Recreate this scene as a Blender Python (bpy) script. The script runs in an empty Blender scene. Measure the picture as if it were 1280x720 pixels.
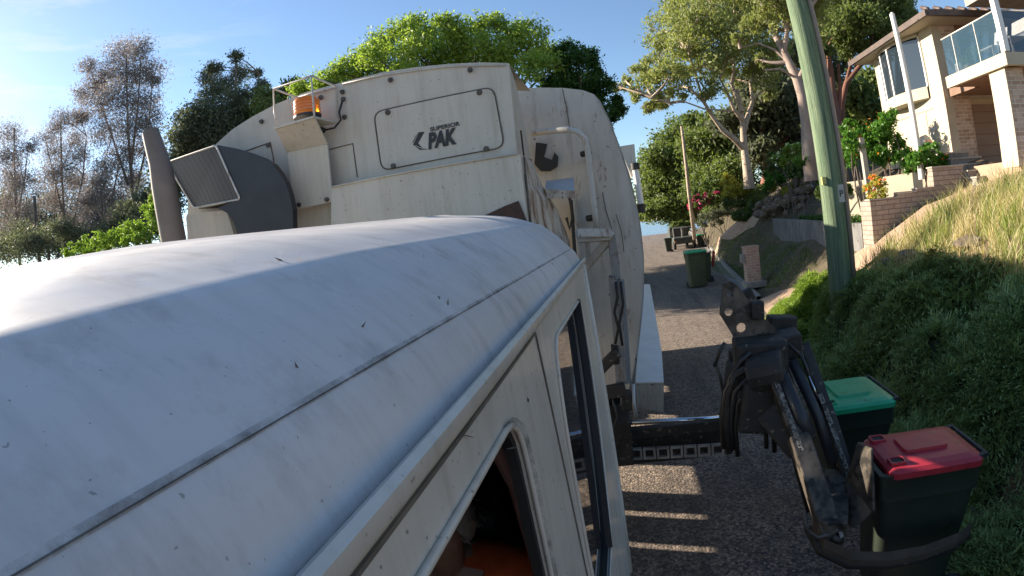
import bpy, bmesh, math, random
import numpy as np
from mathutils import Matrix, Vector, geometry
rng = np.random.default_rng(7); random.seed(7)
sc = bpy.context.scene; C = sc.collection
R_ = math.radians
H = 2.6                      # the camera's height above the road; build coordinates are measured from the camera

# ------------------------------------------------------------------ camera (wide action-camera lens)
YAW, PIT, ROL = R_(11.4515), R_(-5.2821), R_(-7.7015)
def rot3():
    cr, sr = math.cos(ROL), math.sin(ROL); cp, sp = math.cos(PIT), math.sin(PIT); cy, sy = math.cos(YAW), math.sin(YAW)
    rm = np.array([[cr,-sr,0],[sr,cr,0],[0,0,1]]); B = np.array([[1,0,0],[0,0,-1],[0,1,0]])
    P = np.array([[1,0,0],[0,cp,-sp],[0,sp,cp]]); Yw = np.array([[cy,-sy,0],[sy,cy,0],[0,0,1]])
    return Yw @ P @ B @ rm
ROT = rot3()
cd = bpy.data.cameras.new('Camera'); cam = bpy.data.objects.new('Camera', cd); C.objects.link(cam); sc.camera = cam
m4 = Matrix([list(r) for r in ROT]).to_4x4(); m4.translation = (0, 0, H); cam.matrix_world = m4
cd.type = 'PANO'; cd.panorama_type = 'FISHEYE_LENS_POLYNOMIAL'; cd.sensor_width = 36; cd.sensor_fit = 'HORIZONTAL'
FL = 672.1; fm = FL * 36 / 1280; KK = -0.0404246
cd.fisheye_polynomial_k0 = 0; cd.fisheye_polynomial_k1 = -1 / fm; cd.fisheye_polynomial_k2 = 0
cd.fisheye_polynomial_k3 = -KK / fm**3; cd.fisheye_polynomial_k4 = 0; cd.fisheye_fov = math.pi
cd.clip_start = 0.02; cd.clip_end = 8000
def ray(px, py):
    x, y = px - 640, 360 - py; r = math.hypot(x, y) + 1e-9; rr = r / FL; th = rr + KK * rr**3
    return ROT @ np.array([math.sin(th) * x / r, math.sin(th) * y / r, -math.cos(th)])
def P(px, py, Y): r = ray(px, py); return r * (Y / r[1])          # point of a view line on the plane y = Y
def PX(px, py, X): r = ray(px, py); return r * (X / r[0])
def PZ(px, py, Z): r = ray(px, py); return r * (Z / r[2])

# ------------------------------------------------------------------ world, sun, exposure
SUN_AZ, SUN_EL = R_(74.0), R_(21.5)       # to the left of the road direction (+Y)
w = bpy.data.worlds.new('World'); sc.world = w; w.use_nodes = True
nt = w.node_tree; bg = nt.nodes['Background']; sky = nt.nodes.new('ShaderNodeTexSky'); sky.sky_type = 'NISHITA'
sky.sun_disc = False; sky.sun_elevation = SUN_EL; sky.sun_rotation = -SUN_AZ
sky.air_density = 1.0; sky.dust_density = 0.15; sky.ozone_density = 2.6; sky.altitude = 20
tc = nt.nodes.new('ShaderNodeTexCoord'); mp = nt.nodes.new('ShaderNodeMapping'); mp.inputs['Scale'].default_value = (1.2, 1.2, 7)
mp.inputs['Rotation'].default_value = (0.1, 0.25, 0)
cn = nt.nodes.new('ShaderNodeTexNoise'); cn.inputs['Scale'].default_value = 2.6; cn.inputs['Detail'].default_value = 7; cn.inputs['Roughness'].default_value = .62
rp = nt.nodes.new('ShaderNodeValToRGB'); rp.color_ramp.elements[0].position = .50; rp.color_ramp.elements[1].position = .80
mx = nt.nodes.new('ShaderNodeMixRGB'); mx.inputs['Color2'].default_value = (5, 5, 5.2, 1)
# cirrus stand only in the part of the sky round the sun
sd = nt.nodes.new('ShaderNodeVectorMath'); sd.operation = 'DOT_PRODUCT'
sd.inputs[1].default_value = (-math.sin(R_(66)) * math.cos(R_(24)), math.cos(R_(66)) * math.cos(R_(24)), math.sin(R_(24)))
mr = nt.nodes.new('ShaderNodeMapRange'); mr.inputs[1].default_value = .86; mr.inputs[2].default_value = 1.0; mr.inputs[3].default_value = 0; mr.inputs[4].default_value = .9
mu = nt.nodes.new('ShaderNodeMath'); mu.operation = 'MULTIPLY'
L = nt.links.new
L(tc.outputs['Generated'], mp.inputs[0]); L(mp.outputs[0], cn.inputs['Vector']); L(cn.outputs[0], rp.inputs[0])
L(tc.outputs['Generated'], sd.inputs[0]); L(sd.outputs['Value'], mr.inputs[0]); L(mr.outputs[0], mu.inputs[0]); L(rp.outputs[0], mu.inputs[1])
L(sky.outputs[0], mx.inputs['Color1']); L(mu.outputs[0], mx.inputs['Fac']); L(mx.outputs[0], bg.inputs[0])
bg.inputs[1].default_value = 0.064
sl = bpy.data.lights.new('Sun', 'SUN'); sl.energy = 4.1; sl.angle = R_(0.6); sl.color = (1, .87, .70)
so = bpy.data.objects.new('Sun', sl); C.objects.link(so)
sv = Vector((-math.sin(SUN_AZ) * math.cos(SUN_EL), math.cos(SUN_AZ) * math.cos(SUN_EL), math.sin(SUN_EL)))
so.rotation_euler = sv.to_track_quat('Z', 'Y').to_euler(); so.location = sv * 60
sc.view_settings.view_transform = 'Standard'; sc.view_settings.look = 'None'; sc.view_settings.gamma = 1
sc.view_settings.use_curve_mapping = False; sc.view_settings.exposure = 1.72
sc.render.engine = 'CYCLES'
try:
    sc.cycles.max_bounces = 6; sc.cycles.transparent_max_bounces = 12; sc.cycles.use_denoising = True
except Exception: pass

# ------------------------------------------------------------------ materials
def _mat(name):
    m = bpy.data.materials.new(name); m.use_nodes = True; n = m.node_tree.nodes; b = n['Principled BSDF']; return m, m.node_tree, n, b
def noise(nt_, scale, detail=5, rough=.6, vec=None, stretch=None):
    t = nt_.nodes.new('ShaderNodeTexNoise'); t.inputs['Scale'].default_value = scale; t.inputs['Detail'].default_value = detail; t.inputs['Roughness'].default_value = rough
    if vec is None:
        g = nt_.nodes.new('ShaderNodeTexCoord'); vec = g.outputs['Object']
    if stretch:
        m_ = nt_.nodes.new('ShaderNodeMapping'); m_.inputs['Scale'].default_value = stretch; nt_.links.new(vec, m_.inputs[0]); vec = m_.outputs[0]
    nt_.links.new(vec, t.inputs['Vector']); return t.outputs[0]
def ramp(nt_, fac, p0, p1, a=0, b=1):
    r = nt_.nodes.new('ShaderNodeMapRange'); r.inputs[1].default_value = p0; r.inputs[2].default_value = p1; r.inputs[3].default_value = a; r.inputs[4].default_value = b
    nt_.links.new(fac, r.inputs[0]); return r.outputs[0]
def mixc(nt_, fac, a, b):
    m = nt_.nodes.new('ShaderNodeMixRGB')
    for k, v in (('Color1', a), ('Color2', b)):
        if isinstance(v, tuple): m.inputs[k].default_value = (*v, 1)
        else: nt_.links.new(v, m.inputs[k])
    if isinstance(fac, (int, float)): m.inputs['Fac'].default_value = fac
    else: nt_.links.new(fac, m.inputs['Fac'])
    return m.outputs[0]
def bump(nt_, b, h, strength, dist=.01):
    n = nt_.nodes.new('ShaderNodeBump'); n.inputs['Strength'].default_value = strength; n.inputs['Distance'].default_value = dist
    nt_.links.new(h, n.inputs['Height']); nt_.links.new(n.outputs[0], b.inputs['Normal'])
def mottled(name, c1, c2, scale=6, rough=.7, bmp=.0, bdist=.01, metal=0, c3=None, s3=60, t3=(.6, .7), stretch=None, spec=None, coat=0):
    m, t, n, b = _mat(name)
    col = mixc(t, ramp(t, noise(t, scale, 6, .6, stretch=stretch), .35, .65), c1, c2)
    if c3: col = mixc(t, ramp(t, noise(t, s3, 3, .5), *t3), col, c3)
    t.links.new(col, b.inputs['Base Color']); b.inputs['Roughness'].default_value = rough; b.inputs['Metallic'].default_value = metal
    if spec is not None: b.inputs['Specular IOR Level'].default_value = spec
    if coat: b.inputs['Coat Weight'].default_value = coat; b.inputs['Coat Roughness'].default_value = .15
    if bmp: bump(t, b, noise(t, max(s3, scale * 4), 4, .6), bmp, bdist)
    return m
def paint(name, base, rough=.4, dirt=(.26, .23, .18), amount=.5, rust=0, speck=1, coat=0, fine=38, streak=None):
    m, t, n, b = _mat(name)
    var = tuple(c * .86 for c in base)
    col = mixc(t, ramp(t, noise(t, 1.7, 7, .65), .38, .66), base, var)
    col = mixc(t, ramp(t, noise(t, 2.4, 8, .7, stretch=(6, 6, .9)), .52, .80, 0, amount), col, dirt)
    if streak: col = mixc(t, ramp(t, noise(t, 3, 6, .65, stretch=streak), .48, .72, 0, .30), col, dirt)
    if speck: col = mixc(t, ramp(t, noise(t, fine, 2, .4), *((.735, .76) if fine > 200 else (.70, .73)), 0, .8 * speck), col, (.05, .045, .04))
    if rust:
        col = mixc(t, ramp(t, noise(t, 5.5, 9, .72, stretch=(2.2, 2.2, .7)), .60 - .12 * rust, .70 - .08 * rust), col, (.17, .075, .035))
        col = mixc(t, ramp(t, noise(t, 14, 8, .7), .66 - .06 * rust, .70), col, (.06, .035, .025))
    t.links.new(col, b.inputs['Base Color'])
    t.links.new(ramp(t, noise(t, 9, 6, .7), .3, .8, rough * .8, min(1, rough * 1.5)), b.inputs['Roughness'])
    if coat: b.inputs['Coat Weight'].default_value = coat; b.inputs['Coat Roughness'].default_value = .12
    bump(t, b, noise(t, 3.2, 3, .5), .10, .02)
    return m
def leafmat(name, c1, c2, trans=.35, rough=.5, c3=None, tint=(1.5, 1.6, .8)):
    m, t, n, b = _mat(name)
    g = n.new('ShaderNodeNewGeometry')
    col = mixc(t, g.outputs['Random Per Island'], c1, c2)
    col = mixc(t, ramp(t, noise(t, .9, 3, .5), .42, .62), col, mixc(t, .5, col, c3 or c2))
    t.links.new(col, b.inputs['Base Color']); b.inputs['Roughness'].default_value = rough; b.inputs['Specular IOR Level'].default_value = .25
    tr = n.new('ShaderNodeBsdfTranslucent'); bright = n.new('ShaderNodeMixRGB'); bright.blend_type = 'MULTIPLY'; bright.inputs['Fac'].default_value = 1
    t.links.new(col, bright.inputs['Color1']); bright.inputs['Color2'].default_value = (*tint, 1)
    t.links.new(bright.outputs[0], tr.inputs['Color'])
    ms = n.new('ShaderNodeMixShader'); ms.inputs[0].default_value = trans
    t.links.new(b.outputs[0], ms.inputs[1]); t.links.new(tr.outputs[0], ms.inputs[2]); t.links.new(ms.outputs[0], n['Material Output'].inputs[0])
    return m
def brick(name, c1, c2, mortar, bw=.23, bh=.086, rough=.85):
    m, t, n, b = _mat(name)
    g = n.new('ShaderNodeNewGeometry'); s = n.new('ShaderNodeSeparateXYZ'); t.links.new(g.outputs['Position'], s.inputs[0])
    a = n.new('ShaderNodeMath'); a.operation = 'ADD'; t.links.new(s.outputs[0], a.inputs[0]); t.links.new(s.outputs[1], a.inputs[1])
    cv = n.new('ShaderNodeCombineXYZ'); t.links.new(a.outputs[0], cv.inputs[0]); t.links.new(s.outputs[2], cv.inputs[1])
    k = n.new('ShaderNodeTexBrick'); t.links.new(cv.outputs[0], k.inputs['Vector'])
    k.inputs['Color1'].default_value = (*c1, 1); k.inputs['Color2'].default_value = (*c2, 1); k.inputs['Mortar'].default_value = (*mortar, 1)
    k.inputs['Scale'].default_value = 1; k.inputs['Brick Width'].default_value = bw; k.inputs['Row Height'].default_value = bh; k.inputs['Mortar Size'].default_value = .010
    k.inputs['Mortar Smooth'].default_value = .3; k.inputs['Bias'].default_value = 0
    col = mixc(t, ramp(t, noise(t, 9, 5, .6), .3, .75, 0, .35), k.outputs[0], (.12, .10, .08))
    t.links.new(col, b.inputs['Base Color']); b.inputs['Roughness'].default_value = rough
    inv = n.new('ShaderNodeMath'); inv.operation = 'SUBTRACT'; inv.inputs[0].default_value = 1; t.links.new(k.outputs['Fac'], inv.inputs[1])
    bump(t, b, inv.outputs[0], .7, .012)
    return m
def glassy(name, col, rough=.04, alpha=1.0):
    m, t, n, b = _mat(name); b.inputs['Base Color'].default_value = (*col, 1); b.inputs['Roughness'].default_value = rough; b.inputs['IOR'].default_value = 1.52
    b.inputs['Specular IOR Level'].default_value = .8
    if alpha < 1:
        tr = n.new('ShaderNodeBsdfTransparent'); ms = n.new('ShaderNodeMixShader'); ms.inputs[0].default_value = alpha
        t.links.new(tr.outputs[0], ms.inputs[1]); t.links.new(b.outputs[0], ms.inputs[2]); t.links.new(ms.outputs[0], n['Material Output'].inputs[0])
    return m
M = {}
M['cab'] = paint('cab_paint', (.62, .595, .575), .50, (.30, .28, .25), .8, 0, .6, coat=.06, fine=210, streak=(1.1, 9, 1.1))
M['cabside'] = paint('cab_side_paint', (.62, .58, .50), .40, (.30, .26, .19), .5, 0, .8, coat=.2, fine=90, streak=(9, 9, .9))
M['body'] = paint('body_paint', (.56, .52, .44), .45, (.30, .25, .17), .45, 0, .6, fine=60, streak=(7, 7, .7))
M['bodyworn'] = paint('worn_body_paint', (.52, .49, .43), .5, (.22, .18, .13), .7, .08, 1, fine=30, streak=(6, 6, .6))
M['rusty'] = paint('rusty_paint', (.56, .51, .42), .6, (.30, .20, .12), .9, 1.15, 1)
M['rail'] = paint('rail_paint', (.55, .54, .50), .45, (.2, .17, .12), .7, .3, 1)
M['steelwhite'] = mottled('chipped_white_paint', (.30, .28, .24), (.05, .042, .036), 24, .7, c3=(.03, .026, .022), s3=60, t3=(.48, .56))
M['grimestrip'] = None
M['black'] = mottled('black_rubber', (.012, .012, .013), (.022, .021, .02), 9, .6)
M['blackplastic'] = mottled('black_plastic', (.018, .018, .022), (.03, .03, .034), 5, .45)
M['grime'] = mottled('greasy_steel', (.010, .009, .009), (.030, .026, .022), 7, .6, .3, .005, 0, (.15, .125, .10), 26, (.64, .70))
M['plate'] = mottled('worn_arm_steel', (.040, .034, .028), (.15, .125, .10), 6, .55, .25, .004, .3, (.02, .018, .016), 11, (.52, .62))
M['chrome'] = mottled('chromed_rod', (.60, .64, .70), (.48, .52, .58), 5, .16, metal=1)
M['bolt'] = mottled('dark_bolt', (.06, .05, .045), (.12, .10, .08), 20, .5, metal=.4)
M['seam'] = mottled('seam_dirt', (.09, .08, .065), (.16, .14, .11), 12, .8)
M['grille'] = None
M['amber'] = glassy('amber_plastic', (.90, .26, .01), .2); M['amber'].node_tree.nodes['Principled BSDF'].inputs['Transmission Weight'].default_value = .35
M['decal'] = mottled('black_lettering', (.012, .012, .012), (.03, .03, .03), 60, .5)
M['cabglass'] = glassy('dark_window_glass', (.012, .013, .014), .03)
M['orange'] = mottled('orange_cloth', (.95, .17, .05), (.80, .12, .03), 12, .8)
M['hair'] = mottled('grey_hair', (.30, .25, .21), (.45, .38, .33), 40, .7, stretch=(1, 1, .2))
M['skin'] = mottled('skin', (.42, .24, .17), (.36, .20, .14), 20, .55)
M['dark'] = mottled('dark_interior', (.016, .016, .017), (.03, .029, .028), 6, .8)
M['cream'] = mottled('cream_render', (.48, .42, .32), (.43, .375, .285), 3, .85, .2, .004)
M['white'] = mottled('white_paint', (.78, .77, .74), (.70, .69, .66), 5, .5)
M['brickhouse'] = brick('house_brick', (.40, .27, .19), (.62, .47, .37), (.66, .58, .48))
M['brickwall'] = brick('garden_block', (.30, .245, .20), (.40, .33, .27), (.20, .165, .135), .30, .10)
M['brickpillar'] = brick('pillar_brick', (.44, .25, .18), (.50, .33, .25), (.50, .46, .40), .22, .088)
M['conc'] = mottled('grey_concrete', (.19, .18, .17), (.27, .255, .235), 3, .9, .3, .01, c3=(.14, .13, .12), s3=9, t3=(.60, .75))
M['wallgrey'] = mottled('weathered_grey_wall', (.10, .10, .105), (.19, .185, .18), 2.2, .9, .3, .01, c3=(.06, .06, .06), s3=5, t3=(.58, .72), stretch=(1, 1, .5))
M['step'] = mottled('step_concrete', (.30, .27, .23), (.38, .35, .30), 4, .85, .2, .006)
M['drive'] = mottled('pink_concrete', (.33, .225, .155), (.40, .275, .19), 2.5, .85, .3, .006, c3=(.28, .21, .16), s3=30, t3=(.6, .7))
M['tile'] = mottled('roof_tile', (.075, .055, .05), (.12, .085, .07), 6, .6, .3)
M['brownwood'] = mottled('brown_timber', (.16, .09, .06), (.22, .13, .085), 8, .6)
M['garage'] = mottled('garage_door', (.26, .19, .145), (.30, .22, .17), 2, .6)
M['houseglass'] = glassy('house_glass', (.02, .03, .04), .03)
M['balglass'] = glassy('balustrade_glass', (.05, .10, .15), .03, .45)
M['bark'] = mottled('gum_bark', (.50, .41, .32), (.34, .26, .19), 2.2, .85, .4, .02, c3=(.20, .14, .10), s3=7, t3=(.58, .66), stretch=(1, 1, .35))
M['barkdark'] = mottled('dark_bark', (.09, .065, .05), (.17, .12, .09), 4, .9, .4, .02, stretch=(1, 1, .3))
M['barkred'] = mottled('reddish_bark', (.24, .10, .07), (.14, .07, .05), 3, .9, .4, .02, stretch=(1, 1, .3))
M['barkgrey'] = mottled('grey_pink_bark', (.36, .28, .24), (.24, .18, .15), 3, .9, .4, .02, stretch=(1, 1, .3))
M['twig'] = mottled('twig', (.20, .155, .13), (.13, .10, .085), 6, .9)
M['stone'] = mottled('rock', (.22, .17, .12), (.10, .08, .06), 3, .9, .8, .04, c3=(.42, .36, .28), s3=6, t3=(.55, .62))
M['palestone'] = mottled('pale_boulder', (.55, .50, .43), (.36, .32, .28), 4, .85, .6, .03)
M['dark_metal'] = mottled('dark_olive_metal', (.035, .042, .036), (.06, .068, .055), 4, .55)

# asphalt: chip seal with brown aggregate
def asphalt():
    m, t, n, b = _mat('chip_seal')
    big = noise(t, .6, 4, .6); fine = noise(t, 46, 3, .7); mid = noise(t, 4, 5, .6)
    v = n.new('ShaderNodeTexVoronoi'); v.inputs['Scale'].default_value = 42
    g = n.new('ShaderNodeTexCoord'); t.links.new(g.outputs['Object'], v.inputs['Vector'])
    col = mixc(t, v.outputs['Color'], (.115, .088, .068), (.27, .205, .155))
    s = n.new('ShaderNodeSeparateColor'); t.links.new(v.outputs['Color'], s.inputs[0])
    col = mixc(t, s.outputs[0], (.048, .044, .044), (.44, .34, .265))
    col = mixc(t, ramp(t, v.outputs['Distance'],   .25, .8, 0, .55), col, (.05, .043, .036))
    col = mixc(t, ramp(t, mid, .45, .7, 0, .45), col, (.08, .068, .056))
    col = mixc(t, ramp(t, big, .45, .62, 0, .35), col, (.10, .078, .062))
    wp = noise(t, 1.0, 6, .7, stretch=(2.2, .16, 1)); col = mixc(t, ramp(t, wp, .50, .66, 0, .6), col, (.05, .042, .037))
    oil = noise(t, 2.3, 4, .5); col = mixc(t, ramp(t, oil, .66, .74, 0, .7), col, (.02, .018, .018))
    t.links.new(col, b.inputs['Base Color']); b.inputs['Roughness'].default_value = .92
    bump(t, b, v.outputs['Distance'], .6, .012); return m
M['asphalt'] = asphalt(); M['postgrey'] = paint('weathered_grey_post', (.26, .27, .27), .5, (.10, .09, .08), .9, .5, 1)
def earth():
    m, t, n, b = _mat('earth')
    g = n.new('ShaderNodeNewGeometry'); s = n.new('ShaderNodeSeparateXYZ'); t.links.new(g.outputs['Position'], s.inputs[0])
    soil = mixc(t, ramp(t, noise(t, 7, 7, .7), .35, .65), (.12, .085, .055), (.22, .15, .095))
    grass = mixc(t, ramp(t, noise(t, 3.5, 8, .75), .4, .62), (.060, .052, .030), (.115, .090, .055))
    col = mixc(t, ramp(t, s.outputs[1], 10.5, 12.5), soil, grass)
    t.links.new(col, b.inputs['Base Color']); b.inputs['Roughness'].default_value = 1
    bump(t, b, noise(t, 18, 6, .7), .9, .04); return m
M['earth'] = earth()
def water():
    m, t, n, b = _mat('lake_water'); b.inputs['Base Color'].default_value = (.10, .19, .30, 1); b.inputs['Roughness'].default_value = .22
    bump(t, b, noise(t, 1.1, 5, .6, stretch=(1, 2.5, 1)), .35, .25); return m
M['water'] = water()
def polewood():
    m, t, n, b = _mat('green_treated_pole')
    col = mixc(t, ramp(t, noise(t, 5, 6, .65, stretch=(3.5, 3.5, .18)), .36, .64), (.095, .155, .085), (.21, .27, .165))
    col = mixc(t, ramp(t, noise(t, 8, 6, .7, stretch=(6, 6, .10)), .56, .66), col, (.03, .045, .03))
    col = mixc(t, ramp(t, noise(t, 16, 5, .6, stretch=(7, 7, .05)), .60, .64), col, (.02, .028, .02))
    t.links.new(col, b.inputs['Base Color']); b.inputs['Roughness'].default_value = .85
    bump(t, b, noise(t, 12, 6, .7, stretch=(6, 6, .08)), 1.0, .02); return m
M['pole'] = polewood()
def grille():
    m, t, n, b = _mat('perforated_grille')
    g = n.new('ShaderNodeTexCoord'); v = n.new('ShaderNodeTexVoronoi'); v.inputs['Scale'].default_value = 62; v.inputs['Randomness'].default_value = 0
    t.links.new(g.outputs['Object'], v.inputs['Vector'])
    col = mixc(t, ramp(t, v.outputs['Distance'], .30, .42), (.006, .006, .007), (.055, .05, .055))
    t.links.new(col, b.inputs['Base Color']); b.inputs['Roughness'].default_value = .5; return m
M['grille'] = grille()
def grimestrip():
    m, t, n, b = _mat('grime_strip'); b.inputs['Base Color'].default_value = (.10, .08, .06, 1); b.inputs['Roughness'].default_value = .9
    tr_ = n.new('ShaderNodeBsdfTransparent'); ms = n.new('ShaderNodeMixShader'); t.links.new(ramp(t, noise(t, 22, 9, .8), .40, .70, 0, .6), ms.inputs[0])
    t.links.new(tr_.outputs[0], ms.inputs[1]); t.links.new(b.outputs[0], ms.inputs[2]); t.links.new(ms.outputs[0], n['Material Output'].inputs[0]); return m
M['grimestrip'] = grimestrip()
LM = {}
LM['jac'] = leafmat('jacaranda_leaf', (.15, .23, .045), (.28, .36, .08), .45)
LM['jacd'] = leafmat('dark_green_leaf', (.022, .060, .016), (.045, .10, .022), .30)
LM['gum'] = leafmat('gum_leaf', (.16, .19, .07), (.29, .31, .13), .34, .6)
LM['gumd'] = leafmat('deep_gum_leaf', (.075, .11, .038), (.17, .21, .075), .34, .6)
LM['bush'] = leafmat('olive_leaf', (.050, .085, .028), (.11, .15, .045), .3)
LM['cas'] = leafmat('hazed_casuarina_needle', (.19, .17, .155), (.27, .245, .225), .38, .6, tint=(1.15, 1.1, 1.1))  # pale and pinkish: backlit glare haze put into the needle colour
LM['casg'] = leafmat('grey_green_leaf', (.085, .10, .065), (.15, .165, .11), .4, .6, tint=(1.3, 1.35, 1))
LM['bright'] = leafmat('bright_leaf', (.12, .21, .035), (.21, .30, .06), .4)
LM['lush'] = leafmat('lush_leaf', (.045, .13, .02), (.10, .22, .035), .35, .4)
LM['juni'] = leafmat('feathery_ground_cover', (.17, .25, .085), (.33, .41, .16), .22, .6, tint=(1.3, 1.4, .9)); LM['junibase'] = mottled('ground_cover_gap_shade', (.014, .026, .010), (.03, .046, .018), 5, .9)  # the base is dark: shade between shoots put into its colour
LM['juni_lit'] = leafmat('sunlit_cover_leaf', (.22, .32, .07), (.34, .44, .11), .35)  # brighter copy of the ground cover leaf, sunlight put into its colour
LM['junid'] = leafmat('brownish_ground_cover', (.12, .125, .05), (.17, .15, .07), .3, .6)
LM['straw'] = leafmat('dry_straw', (.40, .33, .19), (.58, .50, .32), .35, .6)
LM['strawg'] = leafmat('green_blade', (.15, .21, .05), (.26, .30, .09), .35, .6)
LM['pink'] = leafmat('pink_flower', (.48, .05, .18), (.55, .10, .26), .3)
LM['redf'] = leafmat('red_orange_flower', (.65, .10, .03), (.70, .28, .05), .3)
LM['whitef'] = leafmat('pale_green_flower', (.42, .50, .25), (.58, .62, .40), .3)
LM['yellowg'] = leafmat('yellow_green_leaf', (.28, .30, .05), (.40, .36, .08), .35)
LM['strap'] = leafmat('strap_leaf', (.035, .095, .022), (.07, .15, .035), .3, .35)
LM['litter'] = leafmat('dead_leaf', (.30, .20, .11), (.20, .13, .07), .1)

# ------------------------------------------------------------------ mesh helpers
def wl(o):
    v = Vector((0, 0, 0))
    while o: v += o.location; o = o.parent
    return v
class MB:
    def __init__(s, raw=False): s.v = []; s.f = []; s.raw = raw
    def add(s, vs, fs):
        k = len(s.v); s.v += [tuple(map(float, p)) for p in vs]; s.f += [tuple(i + k for i in f) for f in fs]; return s
    def box(s, x0, x1, y0, y1, z0, z1):
        return s.add([(x0,y0,z0),(x1,y0,z0),(x1,y1,z0),(x0,y1,z0),(x0,y0,z1),(x1,y0,z1),(x1,y1,z1),(x0,y1,z1)],
                     [(0,3,2,1),(4,5,6,7),(0,1,5,4),(1,2,6,5),(2,3,7,6),(3,0,4,7)])
    def beam(s, a, b, w_, h_, up=(0, 0, 1)):
        a, b = Vector(a), Vector(b); d = (b - a).normalized(); u = Vector(up); r = d.cross(u)
        if r.length < 1e-4: r = d.cross(Vector((1, 0, 0)))
        r.normalize(); u = r.cross(d).normalized(); r *= w_ / 2; u *= h_ / 2
        return s.add([a-r-u, a+r-u, a+r+u, a-r+u, b-r-u, b+r-u, b+r+u, b-r+u], [(0,1,2,3),(7,6,5,4),(0,4,5,1),(1,5,6,2),(2,6,7,3),(3,7,4,0)])
    def tube(s, pts, r, n=8, caps=True):
        pts = [Vector(p) for p in pts]; rs = r if isinstance(r, (list, tuple)) else [r] * len(pts); ring = []; k = len(s.v); pr = None
        for i, p in enumerate(pts):
            d = (pts[min(i+1, len(pts)-1)] - pts[max(i-1, 0)]).normalized()
            if pr is None:
                pr = d.orthogonal().normalized()
            pr = (pr - d * pr.dot(d)).normalized(); q = d.cross(pr)
            for j in range(n):
                a = 2 * math.pi * j / n; s.v.append(tuple(p + rs[i] * (math.cos(a) * pr + math.sin(a) * q)))
        for i in range(len(pts) - 1):
            for j in range(n):
                s.f.append((k+i*n+j, k+i*n+(j+1) % n, k+(i+1)*n+(j+1) % n, k+(i+1)*n+j))
        if caps: s.f.append(tuple(k + j for j in range(n))[::-1]); s.f.append(tuple(k + (len(pts)-1)*n + j for j in range(n)))
        return s
    def plate(s, loops, off):
        """a sheet with holes: loops of 3-D points in one plane, the first the outline; off = thickness vector"""
        loops = [[Vector(p) for p in l] for l in loops]; off = Vector(off)
        tris = geometry.tessellate_polygon(loops); flat = [p for l in loops for p in l]; k = len(s.v); n = len(flat)
        s.v += [tuple(p) for p in flat] + [tuple(p + off) for p in flat]
        for a, b, c in tris: s.f.append((k+a, k+b, k+c)); s.f.append((k+n+c, k+n+b, k+n+a))
        o = 0
        for l in loops:
            m = len(l)
            for i in range(m): j = (i+1) % m; s.f.append((k+o+i, k+o+j, k+n+o+j, k+n+o+i))
            o += m
        return s
    def loft(s, rows, closed=False):
        k = len(s.v); n = len(rows[0])
        for r in rows: s.v += [tuple(map(float, p)) for p in r]
        for i in range(len(rows)-1):
            for j in range(n if closed else n-1):
                s.f.append((k+i*n+j, k+i*n+(j+1) % n, k+(i+1)*n+(j+1) % n, k+(i+1)*n+j))
        return s
    def build(s, name, mat, parent=None, smooth=False, bevel=0, loc=None, sub=0, autos=None):
        o_ = Vector((0, 0, 0))
        if not s.raw: o_ = Vector((0, 0, H))
        base = wl(parent) if parent is not None and not s.raw else Vector((0, 0, 0))
        if parent is None and not s.raw:
            a = np.array(s.v); base = Vector((*((a.min(0) + a.max(0)) / 2)[:2], a[:, 2].min() + H))
        me = bpy.data.meshes.new(name); d = o_ - base
        me.from_pydata([(x + d.x, y + d.y, z + d.z) for x, y, z in s.v], [], s.f)
        bm = bmesh.new(); bm.from_mesh(me); bmesh.ops.recalc_face_normals(bm, faces=bm.faces); bm.to_mesh(me); bm.free()
        me.materials.append(mat); o = bpy.data.objects.new(name, me); C.objects.link(o)
        if parent is not None: o.parent = parent
        elif not s.raw: o.location = base
        if loc is not None: o.location = loc
        if smooth:
            me.polygons.foreach_set('use_smooth', [True] * len(me.polygons))
            if autos is not None:
                bm = bmesh.new(); bm.from_mesh(me)
                for e in bm.edges:
                    if len(e.link_faces) == 2 and e.calc_face_angle(0) > R_(autos): e.smooth = False
                bm.to_mesh(me); bm.free()
        if bevel:
            md = o.modifiers.new('bevel', 'BEVEL'); md.width = bevel; md.segments = 2; md.limit_method = 'ANGLE'; md.angle_limit = R_(35)
        if sub: md = o.modifiers.new('sub', 'SUBSURF'); md.levels = sub; md.render_levels = sub
        return o
def tag(o, label=None, cat=None, group=None, kind=None):
    if label: o['label'] = label
    if cat: o['category'] = cat
    if group: o['group'] = group
    if kind: o['kind'] = kind
    return o
def thing(name, label, cat, loc, group=None):
    o = bpy.data.objects.new(name, None); C.objects.link(o); o.empty_display_size = .2
    o.location = (loc[0], loc[1], loc[2] + H); return tag(o, label, cat, group)
def copy_tree(o, parent=None):
    c = o.copy(); C.objects.link(c)
    if parent is not None: c.parent = parent
    for ch in [x for x in o.children]: copy_tree(ch, c)
    return c
def arc(c, r, a0, a1, n, f):
    return [f(c[0] + r * math.cos(R_(a0 + (a1-a0)*i/n)), c[1] + r * math.sin(R_(a0 + (a1-a0)*i/n))) for i in range(n+1)]
def rrect2(x0, x1, y0, y1, r, n=5):
    o = []
    for cx, cy, a in ((x1-r, y1-r, 0), (x0+r, y1-r, 90), (x0+r, y0+r, 180), (x1-r, y0+r, 270)):
        o += [(cx + r*math.cos(R_(a+90*i/n)), cy + r*math.sin(R_(a+90*i/n))) for i in range(n+1)]
    return o
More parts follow.
